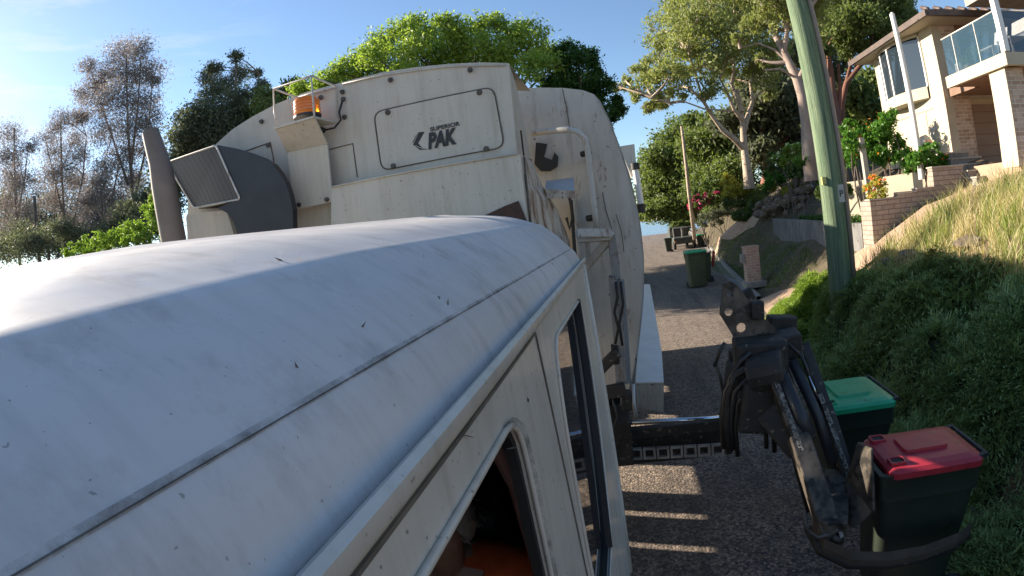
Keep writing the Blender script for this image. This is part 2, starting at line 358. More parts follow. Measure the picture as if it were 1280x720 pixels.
def roundpoly(pts, r, n=4):
    """round the corners of a closed 3-D polygon"""
    pts = [Vector(p) for p in pts]; out = []; N = len(pts)
    for i, p in enumerate(pts):
        a, b = pts[i-1] - p, pts[(i+1) % N] - p; q = min(r, a.length*.45, b.length*.45); A = p + a.normalized()*q; B = p + b.normalized()*q
        for k in range(n+1): t = k/n; out.append((1-t)**2*A + 2*t*(1-t)*p + t*t*B)
    return out
def fastmesh(name, V_, n, mat, parent=None, loc=(0, 0, 0), smooth=False):
    """V_: (N*n,3) points, n-gons; world coordinates measured from the camera"""
    V_ = np.asarray(V_, dtype=np.float64).reshape(-1, 3); base = np.array(wl(parent)) if parent is not None else np.array([loc[0], loc[1], loc[2] + H])
    V_ = V_ + np.array([0, 0, H]) - base; N = len(V_) // n
    me = bpy.data.meshes.new(name); me.vertices.add(len(V_)); me.vertices.foreach_set('co', V_.astype(np.float32).ravel())
    me.loops.add(N*n); me.loops.foreach_set('vertex_index', np.arange(N*n, dtype=np.int32)); me.polygons.add(N)
    me.polygons.foreach_set('loop_start', np.arange(0, N*n, n, dtype=np.int32)); me.update(calc_edges=True)
    me.materials.append(mat); o = bpy.data.objects.new(name, me); C.objects.link(o)
    if parent is not None: o.parent = parent
    else: o.location = base
    return o
def unit(a): return a / (np.linalg.norm(a, axis=-1, keepdims=True) + 1e-9)
def leaf_quads(c, ln, wd, dirs=None, bend=.0):
    """one folded diamond leaf per centre"""
    n = len(c); d = unit(rng.normal(size=(n, 3))) if dirs is None else unit(dirs)
    s = unit(np.cross(d, rng.normal(size=(n, 3)))); l = ln * rng.uniform(.6, 1.3, (n, 1)); w_ = wd * rng.uniform(.6, 1.3, (n, 1))
    a = c - d*l/2; b = c + s*w_/2; e = c + d*l/2; f = c - s*w_/2
    return np.stack([a, b, e, f], 1).reshape(-1, 3)

# ------------------------------------------------------------------ terrain
def xr(y):    # the road's right-hand edge
    return np.interp(y, [-300, -10, 5, 10, 14, 18, 25, 39, 60, 98], [-20, 2.35, 2.75, 3.3, 3.75, 4.2, 5.0, 6.9, 9.2, 13.5])
DF = [(4.5,14.9,-2.42),(4.85,13.0,-2.0),(5.2,11.9,-1.45),(5.5,11.2,-1.1),(5.81,10.6,-.80),(6.57,10.45,-.36),(7.33,10.5,-.20),(8.1,10.0,.05),(9.0,9.6,.33),(14,9.4,.45)]
DN = [(3.75,12.0,-2.5),(4.0,11.2,-2.15),(4.45,10.4,-1.75),(5.05,9.8,-1.17),(5.62,9.2,-.72),(6.28,8.8,-.37),(6.95,8.4,-.13),(7.8,7.8,.2),(9.0,7.2,.38),(14,6.8,.45)]
CP = [(2.3,3,-2.5),(2.35,5,-2.5),(2.6,7,-2.5),(2.9,9,-2.5),(2.9,1.5,-2.0),(3.0,3,-1.95),(3.1,5,-1.95),(3.3,7,-2.0),(4.3,1,-1.1),(4.3,3,-1.15),(4.3,5,-1.25),(4.2,7,-1.4),(3.9,8.6,-1.85),(3.5,10.2,-2.2),
      (5.5,1,-.6),(5.5,3,-.62),(5.5,5,-.62),(5.3,7.2,-.75),(4.9,8.6,-1.05),(7.2,3,-.2),(7.2,5,-.1),(6.8,6.8,-.12),(9,3,.2),(9,5,.3),(14,3,.5),(20,5,1),
      (4.6,17,-2.45),(5.5,25,-2.5),(7.4,39,-2.45),(5.3,13.7,-1.75),(5.7,17,-1.55),(6.6,22,-1.3),(9.5,36,-1.7),
      (6.1,12.0,-.62),(6.9,14,-.5),(7.3,18,-.3),(8,22,-.1),(7.9,12.4,.1),(7.6,11.4,.1),(8.5,11.4,.6),(8.3,13,.75),(12,12,.2),(12,10.6,.2),(10,11,.2),(10,13,.3),(14,16,1.3),(8,16,.6),
      (7.9,30,.2),(10,30,1.2),(9,45,-.4),(12,45,1.5),(15,22,2.5),(20,30,4.5),(25,15,4),(30,45,7),(14,60,1),(22,60,5),(11,60,-2),(16,95,-2),(25,90,3),(40,20,8),(40,60,9)] + [tuple(P(893,303,34)), tuple(P(952,270,25.5)), tuple(P(922,288,29.5)), (5.35,12.6,-1.4), (5.6,14.5,-1.32), (5.95,17,-1.27)] + DF + DN
cp = np.array(CP, float)
def tps_fit(c):
    n = len(c); d = np.linalg.norm(c[:, None, :2] - c[None, :, :2], axis=-1); K = np.where(d > 0, d*d*np.log(d + 1e-12), 0) + np.eye(n)*.02
    Q = np.hstack([np.ones((n, 1)), c[:, :2]]); A = np.block([[K, Q], [Q.T, np.zeros((3, 3))]]); return np.linalg.solve(A, np.r_[c[:, 2], 0, 0, 0])
TW = tps_fit(cp)
def hz(x, y):
    """terrain height measured from the camera"""
    x = np.asarray(x, float); y = np.asarray(y, float); sh = x.shape; x = x.ravel(); y = y.ravel()
    xc = np.clip(x, 0, 45); yc = np.clip(y, 0, 98)
    d = np.sqrt((xc[:, None]-cp[None, :, 0])**2 + (yc[:, None]-cp[None, :, 1])**2); U = np.where(d > 0, d*d*np.log(d + 1e-12), 0)
    z = U @ TW[:len(cp)] + TW[-3] + TW[-2]*xc + TW[-1]*yc
    z = np.clip(z, -2.5, 12); t = np.clip((x - xr(y)) / .35, 0, 1)
    z = -2.62 + t * (z + 2.62)
    sh_ = np.clip((y - 96) / 10, 0, 1); z = z * (1-sh_) + (-6) * sh_
    return z.reshape(sh)
def lines(*seg):
    o = []
    for a, b, s in seg: o += list(np.arange(a, b, s))
    return np.array(o + [seg[-1][1]])
gx = lines((-900,-100,100), (-100,-20,20), (-20,1.5,3), (1.5,10,.22), (10,24,.8), (24,60,4), (60,100,20), (100,900,100))
gy = lines((-600,-60,90), (-60,-4,8), (-4,16,.25), (16,34,.6), (34,96,3), (96,110,2))
GX, GY = np.meshgrid(gx, gy); GZ = hz(GX, GY); GZ += np.where((GX > xr(GY)+.5) & (GX < 30), 1, 0) * (.03*np.sin(GX*3.1+GY*1.7) + .02*np.sin(GX*7.3-GY*5.1))
nx, ny = len(gx), len(gy)
tb = MB(); tb.v = [tuple(p) for p in np.stack([GX, GY, GZ], -1).reshape(-1, 3)]
tb.f = [(j*nx+i, j*nx+i+1, (j+1)*nx+i+1, (j+1)*nx+i) for j in range(ny-1) for i in range(nx-1)]
tag(tb.build('ground', M['earth'], smooth=True), kind='structure')
wb = MB(); wb.box(-3000, 3000, 99, 6000, -3.3, -2.95); tag(wb.build('water', M['water']), kind='structure')
ys = lines((-60, 0, 10), (0, 60, 1.5), (60, 97, 4))
rb = MB(); rb.loft([[(xr(y) - 8.5 + (8.5*k/6), y, -2.6) for k in range(7)] for y in ys]); tag(rb.build('road', M['asphalt']), kind='structure')
def kerb(y0, y1, name='kerb'):
    k = MB(); rows = []
    for y in np.arange(y0, y1 + .01, .75):
        x = float(xr(y)); rows.append([(x-.30, y, -2.597), (x-.02, y, -2.592), (x, y, -2.48), (x+.14, y, -2.47), (x+.15, y, -2.75)])
    k.loft(rows); return tag(k.build(name, M['conc']), kind='structure')
kerb(-20, 11.4); kerb(15.2, 96)
db = MB(); rows = []
for a, b in zip(DN, DF):
    rows.append([tuple(np.array(a)*(1-t) + np.array(b)*t + np.array([0, 0, .07])) for t in (0, .2, .4, .6, .8, 1)])
rows = [[(float(xr(y0))-.05, y0, -2.592) for y0 in (11.6, 12.3, 13, 13.7, 14.4, 15.1)]] + rows
db.loft(rows); tag(db.build('driveway', M['drive'], smooth=True), kind='structure')
# pale path climbing across the verge
pt = MB(); A, B = P(893,303,34), P(952,270,25.5); rows = []
for i in range(15):
    c_ = A + (B-A)*i/14; n_ = unit(np.array([(B-A)[1], -(B-A)[0], 0])); rows.append([(c_+n_*w_)[0:2] for w_ in (-.42, -.14, .14, .42)])
pt.loft([[(x, y, float(hz(x, y)) + .05) for x, y in r] for r in rows]); tag(pt.build('footpath', M['drive']), kind='structure')

# ------------------------------------------------------------------ foliage tools
def clumpcloud(cl, per, spread=.16, flat=.75, subs=9):
    """cl: (x,y,z,r) clumps -> leaf centres gathered in small sprays inside each clump"""
    out = []; mr_ = float(np.mean([c[3] for c in cl]))
    for x, y, z, r in cl:
        k = max(4, int(subs*min(2.2, (r/mr_)**1.5))); s = unit(rng.normal(size=(k, 3))) * (rng.uniform(.25, 1, (k, 1))**.5) * r * np.array([1, 1, flat])
        n = max(6, int(per*min(2.5, (r/mr_)**1.7))); idx = rng.integers(0, k, n); rad = r * spread * 1.6
        out.append(np.array([x, y, z]) + s[idx] + rng.normal(size=(n, 3)) * rad * .55 * np.array([1, 1, .8]))
    return np.concatenate(out)
def branch_to(mb, a, b, r0, r1, n=6, sag=.12, seg=5):
    a, b = np.array(a, float), np.array(b, float); L_ = np.linalg.norm(b-a); j = rng.normal(size=3) * L_ * sag * .5; pts = []
    for i in range(seg+1):
        t = i/seg; pts.append(a*(1-t) + b*t + j*math.sin(math.pi*t) + np.array([0, 0, L_*.05*math.sin(math.pi*t)]))
    mb.tube(pts, [r0*(1-i/seg) + r1*i/seg for i in range(seg+1)], n, False)
def PC(Y, lst, dY=3.0):
    """list of (px, py, radius in px) -> clumps at real distance Y +- dY"""
    o = []
    for px, py, rp_ in lst:
        y = Y + rng.uniform(-dY, dY); p = P(px, py, y); o.append((*p, rp_ * np.linalg.norm(p) / FL * 1.02))
    return o
def tree(name, label, base, trunk, clumps, leafm, barkm, per, leaf, group=None, cat='tree', r0=.25, r1=.05, spread=.16, subs=9, flat=.75, limbs=(), twigs=True, droop=0, back=None):
    """trunk: list of points from base up; clumps (x,y,z,r); limbs: (points, r0, r1)"""
    t = thing(name, label, cat, base, group)
    tb_ = MB(); pts = [base] + list(trunk); n = len(pts)
    rr = [r0*1.35] + [r0 + (r1-r0)*i/(n-2) if n > 2 else r0 for i in range(n-1)]
    tb_.tube(pts, rr, 10, False)
    for lp, a, b in limbs: tb_.tube(lp, [a + (b-a)*i/(len(lp)-1) for i in range(len(lp))], 8, False)
    nodes = [np.array(p, float) for p in pts[len(pts)//2:]] + [np.array(q, float) for lp, a, b in limbs for q in lp[1:]]
    if twigs:
        for c in clumps:
            q = np.array(c[:3]); k = min(nodes, key=lambda p: np.linalg.norm(p-q) + (2 if p[2] > q[2] else 0)*1.0)
            branch_to(tb_, k, q, r1*.9, r1*.25)
            for _ in range(4):
                e = q + unit(rng.normal(size=3)) * c[3] * .8; branch_to(tb_, q - (q-k)*.15, e, r1*.35, r1*.10, 4, .2, 3)
    tb_.build('trunk', barkm, t, smooth=True)
    c = clumpcloud([(x, y, z, r*1.12) for x, y, z, r in clumps], per, spread, flat, subs); d = None
    if droop: d = rng.normal(size=(len(c), 3)) * (1-droop) + np.array([0, 0, -droop*1.4])
    fastmesh('crown', leaf_quads(c, leaf[0], leaf[1], d), 4, leafm, t)
    return t

# ------------------------------------------------------------------ the garbage truck
tr = thing('garbage_truck', 'cream-white side-loading garbage truck with an orange beacon and black lettering', 'garbage truck', (-1.3, 3.5, -2.6))
# cab roof shell (l = metres towards the truck's left from the camera)
prof0 = [(.154,-.150,0),(.160,-.148,0),(.170,-.122,0),(.181,-.099,0),(.192,-.084,0),(.197,-.083,.02),(.202,-.080,.06),(.215,0,.045),(.245,0,.080),(.30,0,.120),(.36,0,.152),(.44,0,.182),(.54,0,.199),(.66,0,.211),(.82,0,.234),(.98,0,.247),(1.14,0,.256),(1.30,0,.262)]
_l = np.array([a[0] for a in prof0]); prof = list(prof0[:5])
_kx = [.192, .200, .215, .245, .30, .36, .44, .54, .66, .82, .98, 1.14, 1.30]; _kk = [0, .012, .034, .072, .120, .152, .181, .199, .214, .234, .248, .257, .261]
_xs = np.concatenate([np.arange(.196, .30, .008), np.arange(.30, .7, .025), np.arange(.7, 1.31, .1)])
_ks = np.interp(_xs, _kx, _kk)
for _ in range(6): _ks[1:-1] = (_ks[:-2] + 2*_ks[1:-1] + _ks[2:]) / 4
prof += [(float(a), 0, float(b)) for a, b in zip(_xs, _ks)]
def sY(y): return float(np.interp(y, [-1.6, -1.0, -.4, 0, .6, 1.0, 1.6, 2.28, 2.36, 2.39, 2.41], [.1, .30, .45, .55, .72, .78, .88, 1.0, .95, .80, .25]))
rows = []
for y in list(np.arange(-1.6, 2.2, .1)) + [2.2, 2.26, 2.31, 2.35, 2.38, 2.40, 2.415]:
    half = []
    for l, z0, k in prof:
        if z0 == 0 or k: z = -.084 + k*sY(y)
        else: z = z0
        half.append((l, z))
    row = [(-l, y, z) for l, z in half] + [(-(2.6-l), y, z) for l, z in half[::-1][1:]]
    rows.append(row)
rows.append([(x, 2.42, -.16) for x, _, _ in rows[-1]])
rf = MB(); rf.loft(rows); roof = rf.build('cab_roof', M['cab'], tr, smooth=True, autos=42)
roof['label'] = 'white domed cab roof with a dirty crease along its edge'
# dirt line along the crease
cr = MB(); cr.loft([[(-.1925, y, -.0822), (-.1936, y, -.0817)] for y in np.arange(-1, 2.37, .1)]); cr.build('roof_seam', M['seam'], roof)
cr = MB(); cr.loft([[(-.1915, y, -.0842), (-.1935, y, -.0815), (-.1952, y, -.0795)] for y in np.arange(-1, 2.37, .1)])
for i_, v_ in enumerate(cr.v): cr.v[i_] = (v_[0], v_[1], v_[2] + .0012)
cr.build('seam_grime', M['grimestrip'], roof)
cr = MB(); cr.loft([[(-.157, y, -.1468), (-.161, y, -.142)] for y in np.arange(-1, 2.37, .1)]); cr.build('gutter_strip', M['grimestrip'], roof)  # thin dark broken strip along the gutter trough
# debris on the roof
lv = []
for px, py in ((338,327),(350,325),(372,326),(530,322),(560,379),(548,372),(372,462),(452,410),(700,470),(640,560),(585,545),(660,500),(690,330)):
    r = ray(px, py); t_ = .3
    for _ in range(400):
        q = r*t_; l = -q[0]; y = q[1]
        if l > .15:
            zz = float(np.interp(min(l, 2.6-l), [a[0] for a in prof], [(-.084 + k*sY(y)) if (z0 == 0 or k) else z0 for _, z0, k in prof]))
            if q[2] <= zz: break
        t_ += .01
    if t_ < 3: lv.append(r*(t_-.006))
for p_ in lv: tag(fastmesh('dead_leaf', leaf_quads(np.array([p_]), .016, .004), 4, M['seam'], None, tuple(p_)), 'tiny dry leaf lying on the cab roof', 'leaf', 'dead leaves on the cab roof')
# drip rail
gp = [(.162,-.149),(.156,-.149),(.151,-.134),(.144,-.130),(.138,-.134),(.138,-.146),(.145,-.156),(.162,-.160)]
g = MB(); g.loft([[(-l, y, z) for l, z in gp] for y in (-1.6, -1, -.5, 0, .5, 1, 1.5, 2, 2.3, 2.40, 2.43)])
g.build('drip_rail', M['cabside'], tr, smooth=True, autos=50)
def sx(z): return -.1555 + .0547*(-z - .15)      # the side leans out towards the sill
def S(y, z): return (sx(z), y, z)
side_out = [(-1.6,-.155),(2.40,-.155),(2.40,-1.75),(-1.6,-1.75)]
w2 = [(1.10,-.222),(1.94,-.248),(1.90,-.50),(1.80,-.78),(1.62,-1.05),(1.10,-1.05),(1.05,-.70),(1.045,-.40)]
w1 = [(-.75,-.205),(.655,-.222),(.668,-.50),(.66,-1.05),(-.75,-1.05)]
w2r = roundpoly([S(*p) for p in w2], .07); w1r = roundpoly([S(*p) for p in w1], .075)
sb = MB(); sb.plate([[S(*p) for p in side_out], w2r, w1r], (-.016, 0, 0)); sb.build('cab_side', M['cabside'], tr)
def ring(loop, inset, out, thick):
    c = sum((Vector(p) for p in loop), Vector()) / len(loop); inn = []
    for p in loop:
        p = Vector(p); d = (c - p); inn.append(p + d.normalized()*inset)
    return inn
for loop, glass in ((w2r, True), (w1r, False)):
    wf = MB(); inn = ring(loop, .013, 0, 0)
    wf.plate([[Vector(p) + Vector((-.006, 0, 0)) for p in loop], [p + Vector((-.006, 0, 0)) for p in inn]], (-.014, 0, 0))
    fo = wf.build('window', M['black'], tr)
    lip = MB(); lip.tube([Vector(p) + Vector((.003, 0, 0)) for p in loop] + [Vector(loop[0]) + Vector((.003, 0, 0))], .0045, 6, False); lip.build('window_trim', M['cabside'], fo, smooth=True)
    if glass:
        gl = MB(); gl.plate([[p + Vector((-.018, 0, 0)) for p in inn]], (-.004, 0, 0)); gl.build('window_glass', M['cabglass'], fo)
        bar = MB(); bar.beam(S(1.84, -.24), S(1.56, -1.04), .012, .02, (1, 0, 0)); bar.build('window_divider', M['black'], fo)
q = MB(); n_ = len(w1r); lo_i = sorted(range(n_), key=lambda i: (w1r[i] - Vector(S(.655, -.222))).length)[:9]
lo_i.sort(); q.tube([w1r[i] + Vector((.006, .004, .003)) for i in lo_i], .006, 6, False); q.build('rust_stain', M['grimestrip'], tr, smooth=True)
# door seams
dm = MB()
for a, b in (((.905,-.168),(1.0,-.75)), ((1.0,-.75),(1.12,-1.7)), ((-1.0,-.168),(.905,-.168))):
    A = Vector(S(*a)) + Vector((.0015, 0, 0)); B = Vector(S(*b)) + Vector((.0015, 0, 0)); dm.beam(A, B, .004, .003, (1, 0, 0))
dm.build('door_seam', M['seam'], tr)
# rear pillar edge flange
fl = MB(); fl.tube([S(2.405, -.16), S(2.405, -.8), S(2.40, -1.3), S(2.38, -1.75)], .014, 8); fl.build('rear_pillar', M['cabside'], tr, smooth=True)
# the rest of the cab: far side, rear wall, nose, floor, lining
cb = MB(); cb.box(-2.46, -2.42, -1.6, 2.40, -1.75, -.14); cb.box(-2.42, -.19, 2.37, 2.405, -1.75, -.13); cb.box(-2.42, -.13, -1.64, -1.60, -1.75, .02); cb.box(-2.42, -.12, -1.6, 2.4, -1.80, -1.75)
cb.box(-2.46, -.10, -1.64, 2.40, -2.1, -1.80)
cb.build('cab_shell', M['cabside'], tr)
ws = MB(); ws.box(-2.3, -.3, -1.655, -1.643, -1.1, -.25); ws.build('windscreen', M['cabglass'], tr)
ln = MB(); ln.box(-2.40, -.21, -1.58, 2.36, -.19, -.17); ln.box(-2.40, -.21, 2.33, 2.36, -1.74, -.19); ln.box(-2.41, -2.38, -1.5, 2.33, -1.74, -.19); ln.build('cab_lining', M['dark'], tr)
st = MB(); st.box(-.90, -.40, 1.0, 1.5, -1.42, -1.28); st.box(-.88, -.42, 1.36, 1.52, -1.28, -.78); st.build('seat', M['dark'], tr, bevel=.03)
st = MB(); st.tube([(-.30, 1.00, -.36), (-.275, 1.09, -.55), (-.262, 1.14, -.80), (-.26, 1.18, -1.3)], .017, 8); so_ = st.build('grab_handle', mottled('pink_grey_paint', (.50, .27, .25), (.42, .24, .22), 5, .5), tr, smooth=True); so_['label'] = 'pinkish upright grab handle inside the window'
sw = MB(); sw.tube([(-.65 + .21*math.cos(a), .55 + .08*math.sin(a), -1.05 + .19*math.sin(a)) for a in np.linspace(0, 2*math.pi, 25)], .014, 8, False); sw.beam((-.86,.55,-1.05), (-.44,.55,-1.05), .03, .02); sw.build('steering_wheel', M['black'], tr, smooth=True)

# hopper cover with the name panel
YH = 3.0
def F(px, py, y=YH): return P(px, py, y)
hp_out = [F(636,79), F(600,78), F(560,80), F(520,84), F(480,90), F(440,99.5), F(420,105), F(380,116), F(345,130), F(315,146), F(290,162), F(268,182), F(240,200), F(236,225), F(234,300), F(300,300), F(414,300), F(414,234), F(646,191)]
hc = MB(); hc.plate([hp_out], (0, .03, 0)); 
top = hp_out[:12]; hc.loft([[p for p in top], [Vector(p) + Vector((.0, .25, .005)) for p in top], [Vector(p) + Vector((.03, .62, -.02)) for p in top]])
bk = [F(636,79), F(646,191)]
hc.loft([[bk[0], bk[1]], [P(641,86,3.35), P(664,200,3.6)]])
hcov = hc.build('hopper_cover', M['body'], tr, smooth=False)
# lower box and its ledge
lb = MB(); A, B, Cc, D = F(414,233,2.86), F(546,207.5,2.86), F(650,191,2.86), F(660,285,2.86)
E_ = F(414,310,2.86)
lb.plate([roundpoly([A, Cc, D, E_], .02)], (0, .16, 0)); lb.build('hopper_box', M['body'], tr, bevel=.012)
q = MB(); q.plate([[P(598,273,2.85), P(632,257,2.85), P(648,251,2.85), P(658,275,2.85), P(655,290,2.85), P(600,290,2.85)]], (0, .006, 0)); q.build('rusty_corner', mottled('brown_rust', (.10, .05, .035), (.05, .035, .03), 30, .9), tr)
# kerb-side wall of the hopper, flaring and rusting backwards
hs = MB(); rowsA = [[P(650,192,2.93), P(656,230,2.93), P(663,275,2.93), P(672,330,2.93), P(690,420,2.93)], [P(664,200,3.4), P(678,232,3.5), P(697,262,3.6), P(712,300,3.75), P(722,420,3.85)]]
hs.loft(rowsA); hs.loft([[Vector(p) + Vector((-.012, 0, 0)) for p in r] for r in rowsA]); hs.build('hopper_side', M['rusty'], tr)
ov = MB()
def ringpx(cx, cy, rx, ry, y, r=.004): return [P(cx + rx*math.cos(a) , cy + ry*math.sin(a), y) for a in np.linspace(0, 2*math.pi, 17)]
ov.tube([Vector(p) + Vector((.02, -.02, 0)) for p in ringpx(650.5, 233, 3, 14, 2.95)], .005, 6, False); ov.build('filler_ring', M['seam'], tr)
# name panel: seam, bolts, letters
pn = roundpoly([F(467,140.5,2.996), F(617,108.5,2.996), F(631,184,2.996), F(477,213.5,2.996)], .06)
sm = MB(); sm.tube([*pn, pn[0]], .0042, 5, False)
np_ = sm.build('name_panel', M['seam'], tr)
ps = MB(); ps.plate([roundpoly([F(468.5,141,2.992), F(616,109.5,2.992), F(629.5,183.5,2.992), F(478,212.5,2.992)], .055)], (0, .004, 0)); ps.build('panel_face', M['body'], np_)
def bolt(px, py, y=2.985, r=.017, par=None):
    b = MB(); c = F(px, py, y); b.tube([(c[0], c[1], c[2]), (c[0], c[1]-.012, c[2])], [r, r*.8], 10); b.build('bolt', M['bolt'], par or hcov, smooth=False)
for q in ((484.6,140.6),(599,115.5),(607.6,186),(491.5,207.5)): bolt(*q, par=np_)
for q in ((488,100),(587.5,87.5),(428,115),(429,124),(430.5,146.5),(327,152),(335,181.5),(401,122)): bolt(*q)
sm = MB()
for pts in ([(409,187.5),(441,179.5),(446.7,221.5)], [(268,203),(338,178)], [(338,178),(352,252)]):
    sm.tube([F(a, b, 2.997) for a, b in pts], .004, 5)
sm.build('panel_seam', M['seam'], hcov)
sm = MB(); sm.plate([[F(616.5,187,2.85), F(654,181,2.85), F(660,196,2.9), F(640,193,2.9)]], (0, .02, 0))
# hinge strip on the cover's edge
hg = MB(); hg.tube([P(651,163,3.08), P(655,197,3.14), P(664,200,3.4)], .006, 6); hg.build('cover_hinge', M['bolt'], hcov)
# lettering
def letters(txt, size, p0, p1, name, par, shear=.18, fat=.0, y=2.986):
    cu = bpy.data.curves.new(name, 'FONT'); cu.body = txt; cu.size = 1; cu.shear = shear; cu.offset = fat; cu.extrude = 0; cu.space_character = 1.0
    tmp = bpy.data.objects.new('tmp', cu); C.objects.link(tmp); bpy.context.view_layer.update()
    me = bpy.data.meshes.new_from_object(tmp.evaluated_get(bpy.context.evaluated_depsgraph_get())); bpy.data.objects.remove(tmp)
    n = len(me.vertices); co = np.zeros(n*3); me.vertices.foreach_get('co', co); co = co.reshape(-1, 3); mn, mxx = co.min(0), co.max(0)
    w_, h_ = mxx[0]-mn[0], mxx[1]-mn[1]; p0, p1 = np.array(p0), np.array(p1); dx = (p1-p0); Lx = np.linalg.norm(dx); ux = dx/Lx
    out = p0 + np.outer((co[:, 0]-mn[0])/w_*Lx, ux) + np.outer((co[:, 1]-mn[1])/h_*size, np.array([0, 0, 1])); out[:, 1] = y
    base = wl(par); out += np.array([0, 0, H]) - np.array(base)
    me.vertices.foreach_set('co', out.astype(np.float32).ravel()); me.update(); me.materials.clear(); me.materials.append(M['decal'])
    o = bpy.data.objects.new(name, me); C.objects.link(o); o.parent = par; return o
letters('PAK', .098, F(535.5,187.0,2.986), F(572.5,179.5,2.986), 'lettering', np_, .22, .055)
letters('SUPERIOR', .026, F(538,164.6,2.986), F(575,156.9,2.986), 'lettering', np_, .0, .028)
em = MB()
def Z5(x, y): return F(400 + x/3.427, 70 + y/3.427, 2.989)
em.plate([[Z5(425,326), Z5(447,325), Z5(419,374), Z5(440,396), Z5(461,399), Z5(428,402), Z5(398,380)]], (0, .003, 0))
em.plate([[Z5(421,328), Z5(423,327), Z5(397,372), Z5(396,368)]], (0, .003, 0))
em.build('emblem', M['decal'], np_)
em2 = MB(); em2.beam(Z5(408,384)+np.array([0,-.004,0]), Z5(443,398)+np.array([0,-.004,0]), .003, .003); em2.build('emblem_line', M['body'], np_)

# lower-left body wall behind the cab
bw = MB(); bw.box(-2.55, -.6, 3.05, 3.25, -1.3, .5); bw.build('bulkhead', M['body'], tr)

q = MB(); q.tube([F(414,234,2.853), F(480,220.5,2.853), F(546,208.5,2.853), F(648,192,2.853)], .006, 6); q.build('weld_bead', M['body'], tr, smooth=True)
q = MB(); q.tube([P(655,196,2.92), P(661,260,2.92), P(667,300,2.92)], .006, 6); q.build('weld_bead', M['seam'], tr, smooth=True)
q = MB(); q.tube([F(428,105,2.99), F(480,93.5,2.99), F(560,83,2.99), F(632,81.5,2.99)], .005, 5); q.build('edge_fold', M['body'], tr, smooth=True)
# beacon bracket
bb = MB()
lo = [F(359,191,2.90), F(409,180,2.90), F(416,252,2.90), F(368,262,2.90)]; up = [F(343,159,2.70), F(392,144.5,2.70)]
bb.plate([roundpoly(lo, .015)], (0, .015, 0)); bb.plate([[up[0], up[1], lo[1], lo[0]]], (0, .012, .004))
side = [np.array(up[1]), np.array(lo[1]), np.array(lo[2]), np.array(lo[2])+np.array([.0, .1, 0]), F(418,170,2.99), F(421,150,2.99)]
tray = [up[0], up[1], F(421,152,2.97), F(372,163,2.97)]
bb.plate([tray], (0, 0, -.012))
bk_ = bb.build('beacon_bracket', M['body'], tr, bevel=.004)
for q in ((374,256),(408.5,249.5)):
    b = MB(); c = F(*q, 2.895); b.tube([c, c + np.array([0, -.014, 0])], [.015, .012], 10); b.build('bolt', M['bolt'], bk_)
bc = F(384.5,147,2.80); be = MB(); be.tube([bc, bc+np.array([0,0,.012])], .086, 20); bo = be.build('beacon', M['blackplastic'], tr, smooth=True, autos=40)
be = MB(); zz = [0.012, .02, .04, .06, .08, .10, .115, .121]; rr_ = [.078, .082, .081, .082, .080, .080, .072, .02]
be.tube([bc+np.array([0,0,z]) for z in zz], rr_, 24); lens = be.build('beacon_lens', M['amber'], bo, smooth=True, autos=50)
be = MB()
for z in (.03, .05, .07, .09): be.tube([bc+np.array([.082*math.cos(a), .082*math.sin(a), z]) for a in np.linspace(0, 2*math.pi, 25)], .0025, 4, False)
be.build('lens_rib', M['amber'], bo, smooth=True)
cg = MB()
c1, c2, c3, c4 = F(342,111,2.70), F(389,95,2.70), F(420,108,2.98), F(372,122,2.98)
cg.tube([F(347,158,2.70), F(343,140,2.70), c1, c2, F(393,145,2.70)], .0065, 6); cg.tube([c1, c4, F(374,155,2.98)], .0065, 6); cg.tube([c2, c3, F(422,148,2.98)], .0065, 6); cg.tube([c4, c3], .0065, 6)
cg.build('beacon_cage', M['rail'], tr, smooth=True)
cbl = MB(); cbl.tube([F(428,126,2.97), F(424,140,2.95), F(426,150,2.95), F(418,160,2.95), F(404,163,2.93)], .007, 6); c = F(404,163,2.93); cbl.tube([c, c+np.array([0,-.03,0])], .02, 10); cbl.build('cable', M['black'], tr, smooth=True)

# air intake with its grille
YI = 2.72
ol = [F(271,181,YI), F(292,185,YI), F(312,191,YI), F(328,197,YI), F(341,205,YI), F(350,216,YI), F(357,228,YI), F(362,243,YI), F(366,262,YI), F(367,310,YI), F(299,310,YI), F(296,292,YI), F(291,277,YI), F(283,266,YI), F(272,260,YI), F(300,249,YI)]
ai = MB(); ai.plate([ol], (0, .05, 0)); ait = ai.build('air_intake', M['blackplastic'], tr, bevel=.012)
gr = MB(); q = roundpoly([F(270.5,181.5,YI), F(301,249,YI), F(243,260,YI+.18), F(209.5,203,YI+.18)], .03); gr.plate([q], (0.01, .03, 0)); gr.build('grille', M['grille'], ait)
gr = MB(); gr.tube([*[Vector(p) + Vector((0,-.005,0)) for p in q], q[0]], .007, 6, False); gr.build('grille_rim', M['rail'], ait, smooth=True)
gr = MB(); gr.plate([[F(272,182,YI+.02), F(300,250,YI+.02), F(300,260,YI+.3), F(245,262,YI+.3), F(212,206,YI+.3)]], (0, .06, 0)); gr.build('intake_throat', M['blackplastic'], ait)
# exhaust stack
ex = MB(); p0, p1, p2, p3 = F(219,310,2.6), F(205,232,2.6), F(200,205,2.6), F(188,165,2.6)
ex.tube([np.array(p0)-np.array([0,0,1.2]), p0, (np.array(p0)+np.array(p1))/2, p1, p2, (np.array(p2)+np.array(p3))/2, p3], [.085,.085,.085,.085,.075,.068,.060], 18)
ex.build('exhaust_stack', mottled('exhaust_steel', (.17, .14, .12), (.12, .10, .085), 3, .6), tr, smooth=True, autos=50)
# left front low panel
lp = MB(); lp.plate([roundpoly([F(232,268,2.9), F(283,262,2.9), F(298,310,2.9), F(236,312,2.9)], .03)], (0, .05, 0)); lp.build('guard_panel', M['body'], tr, bevel=.006)

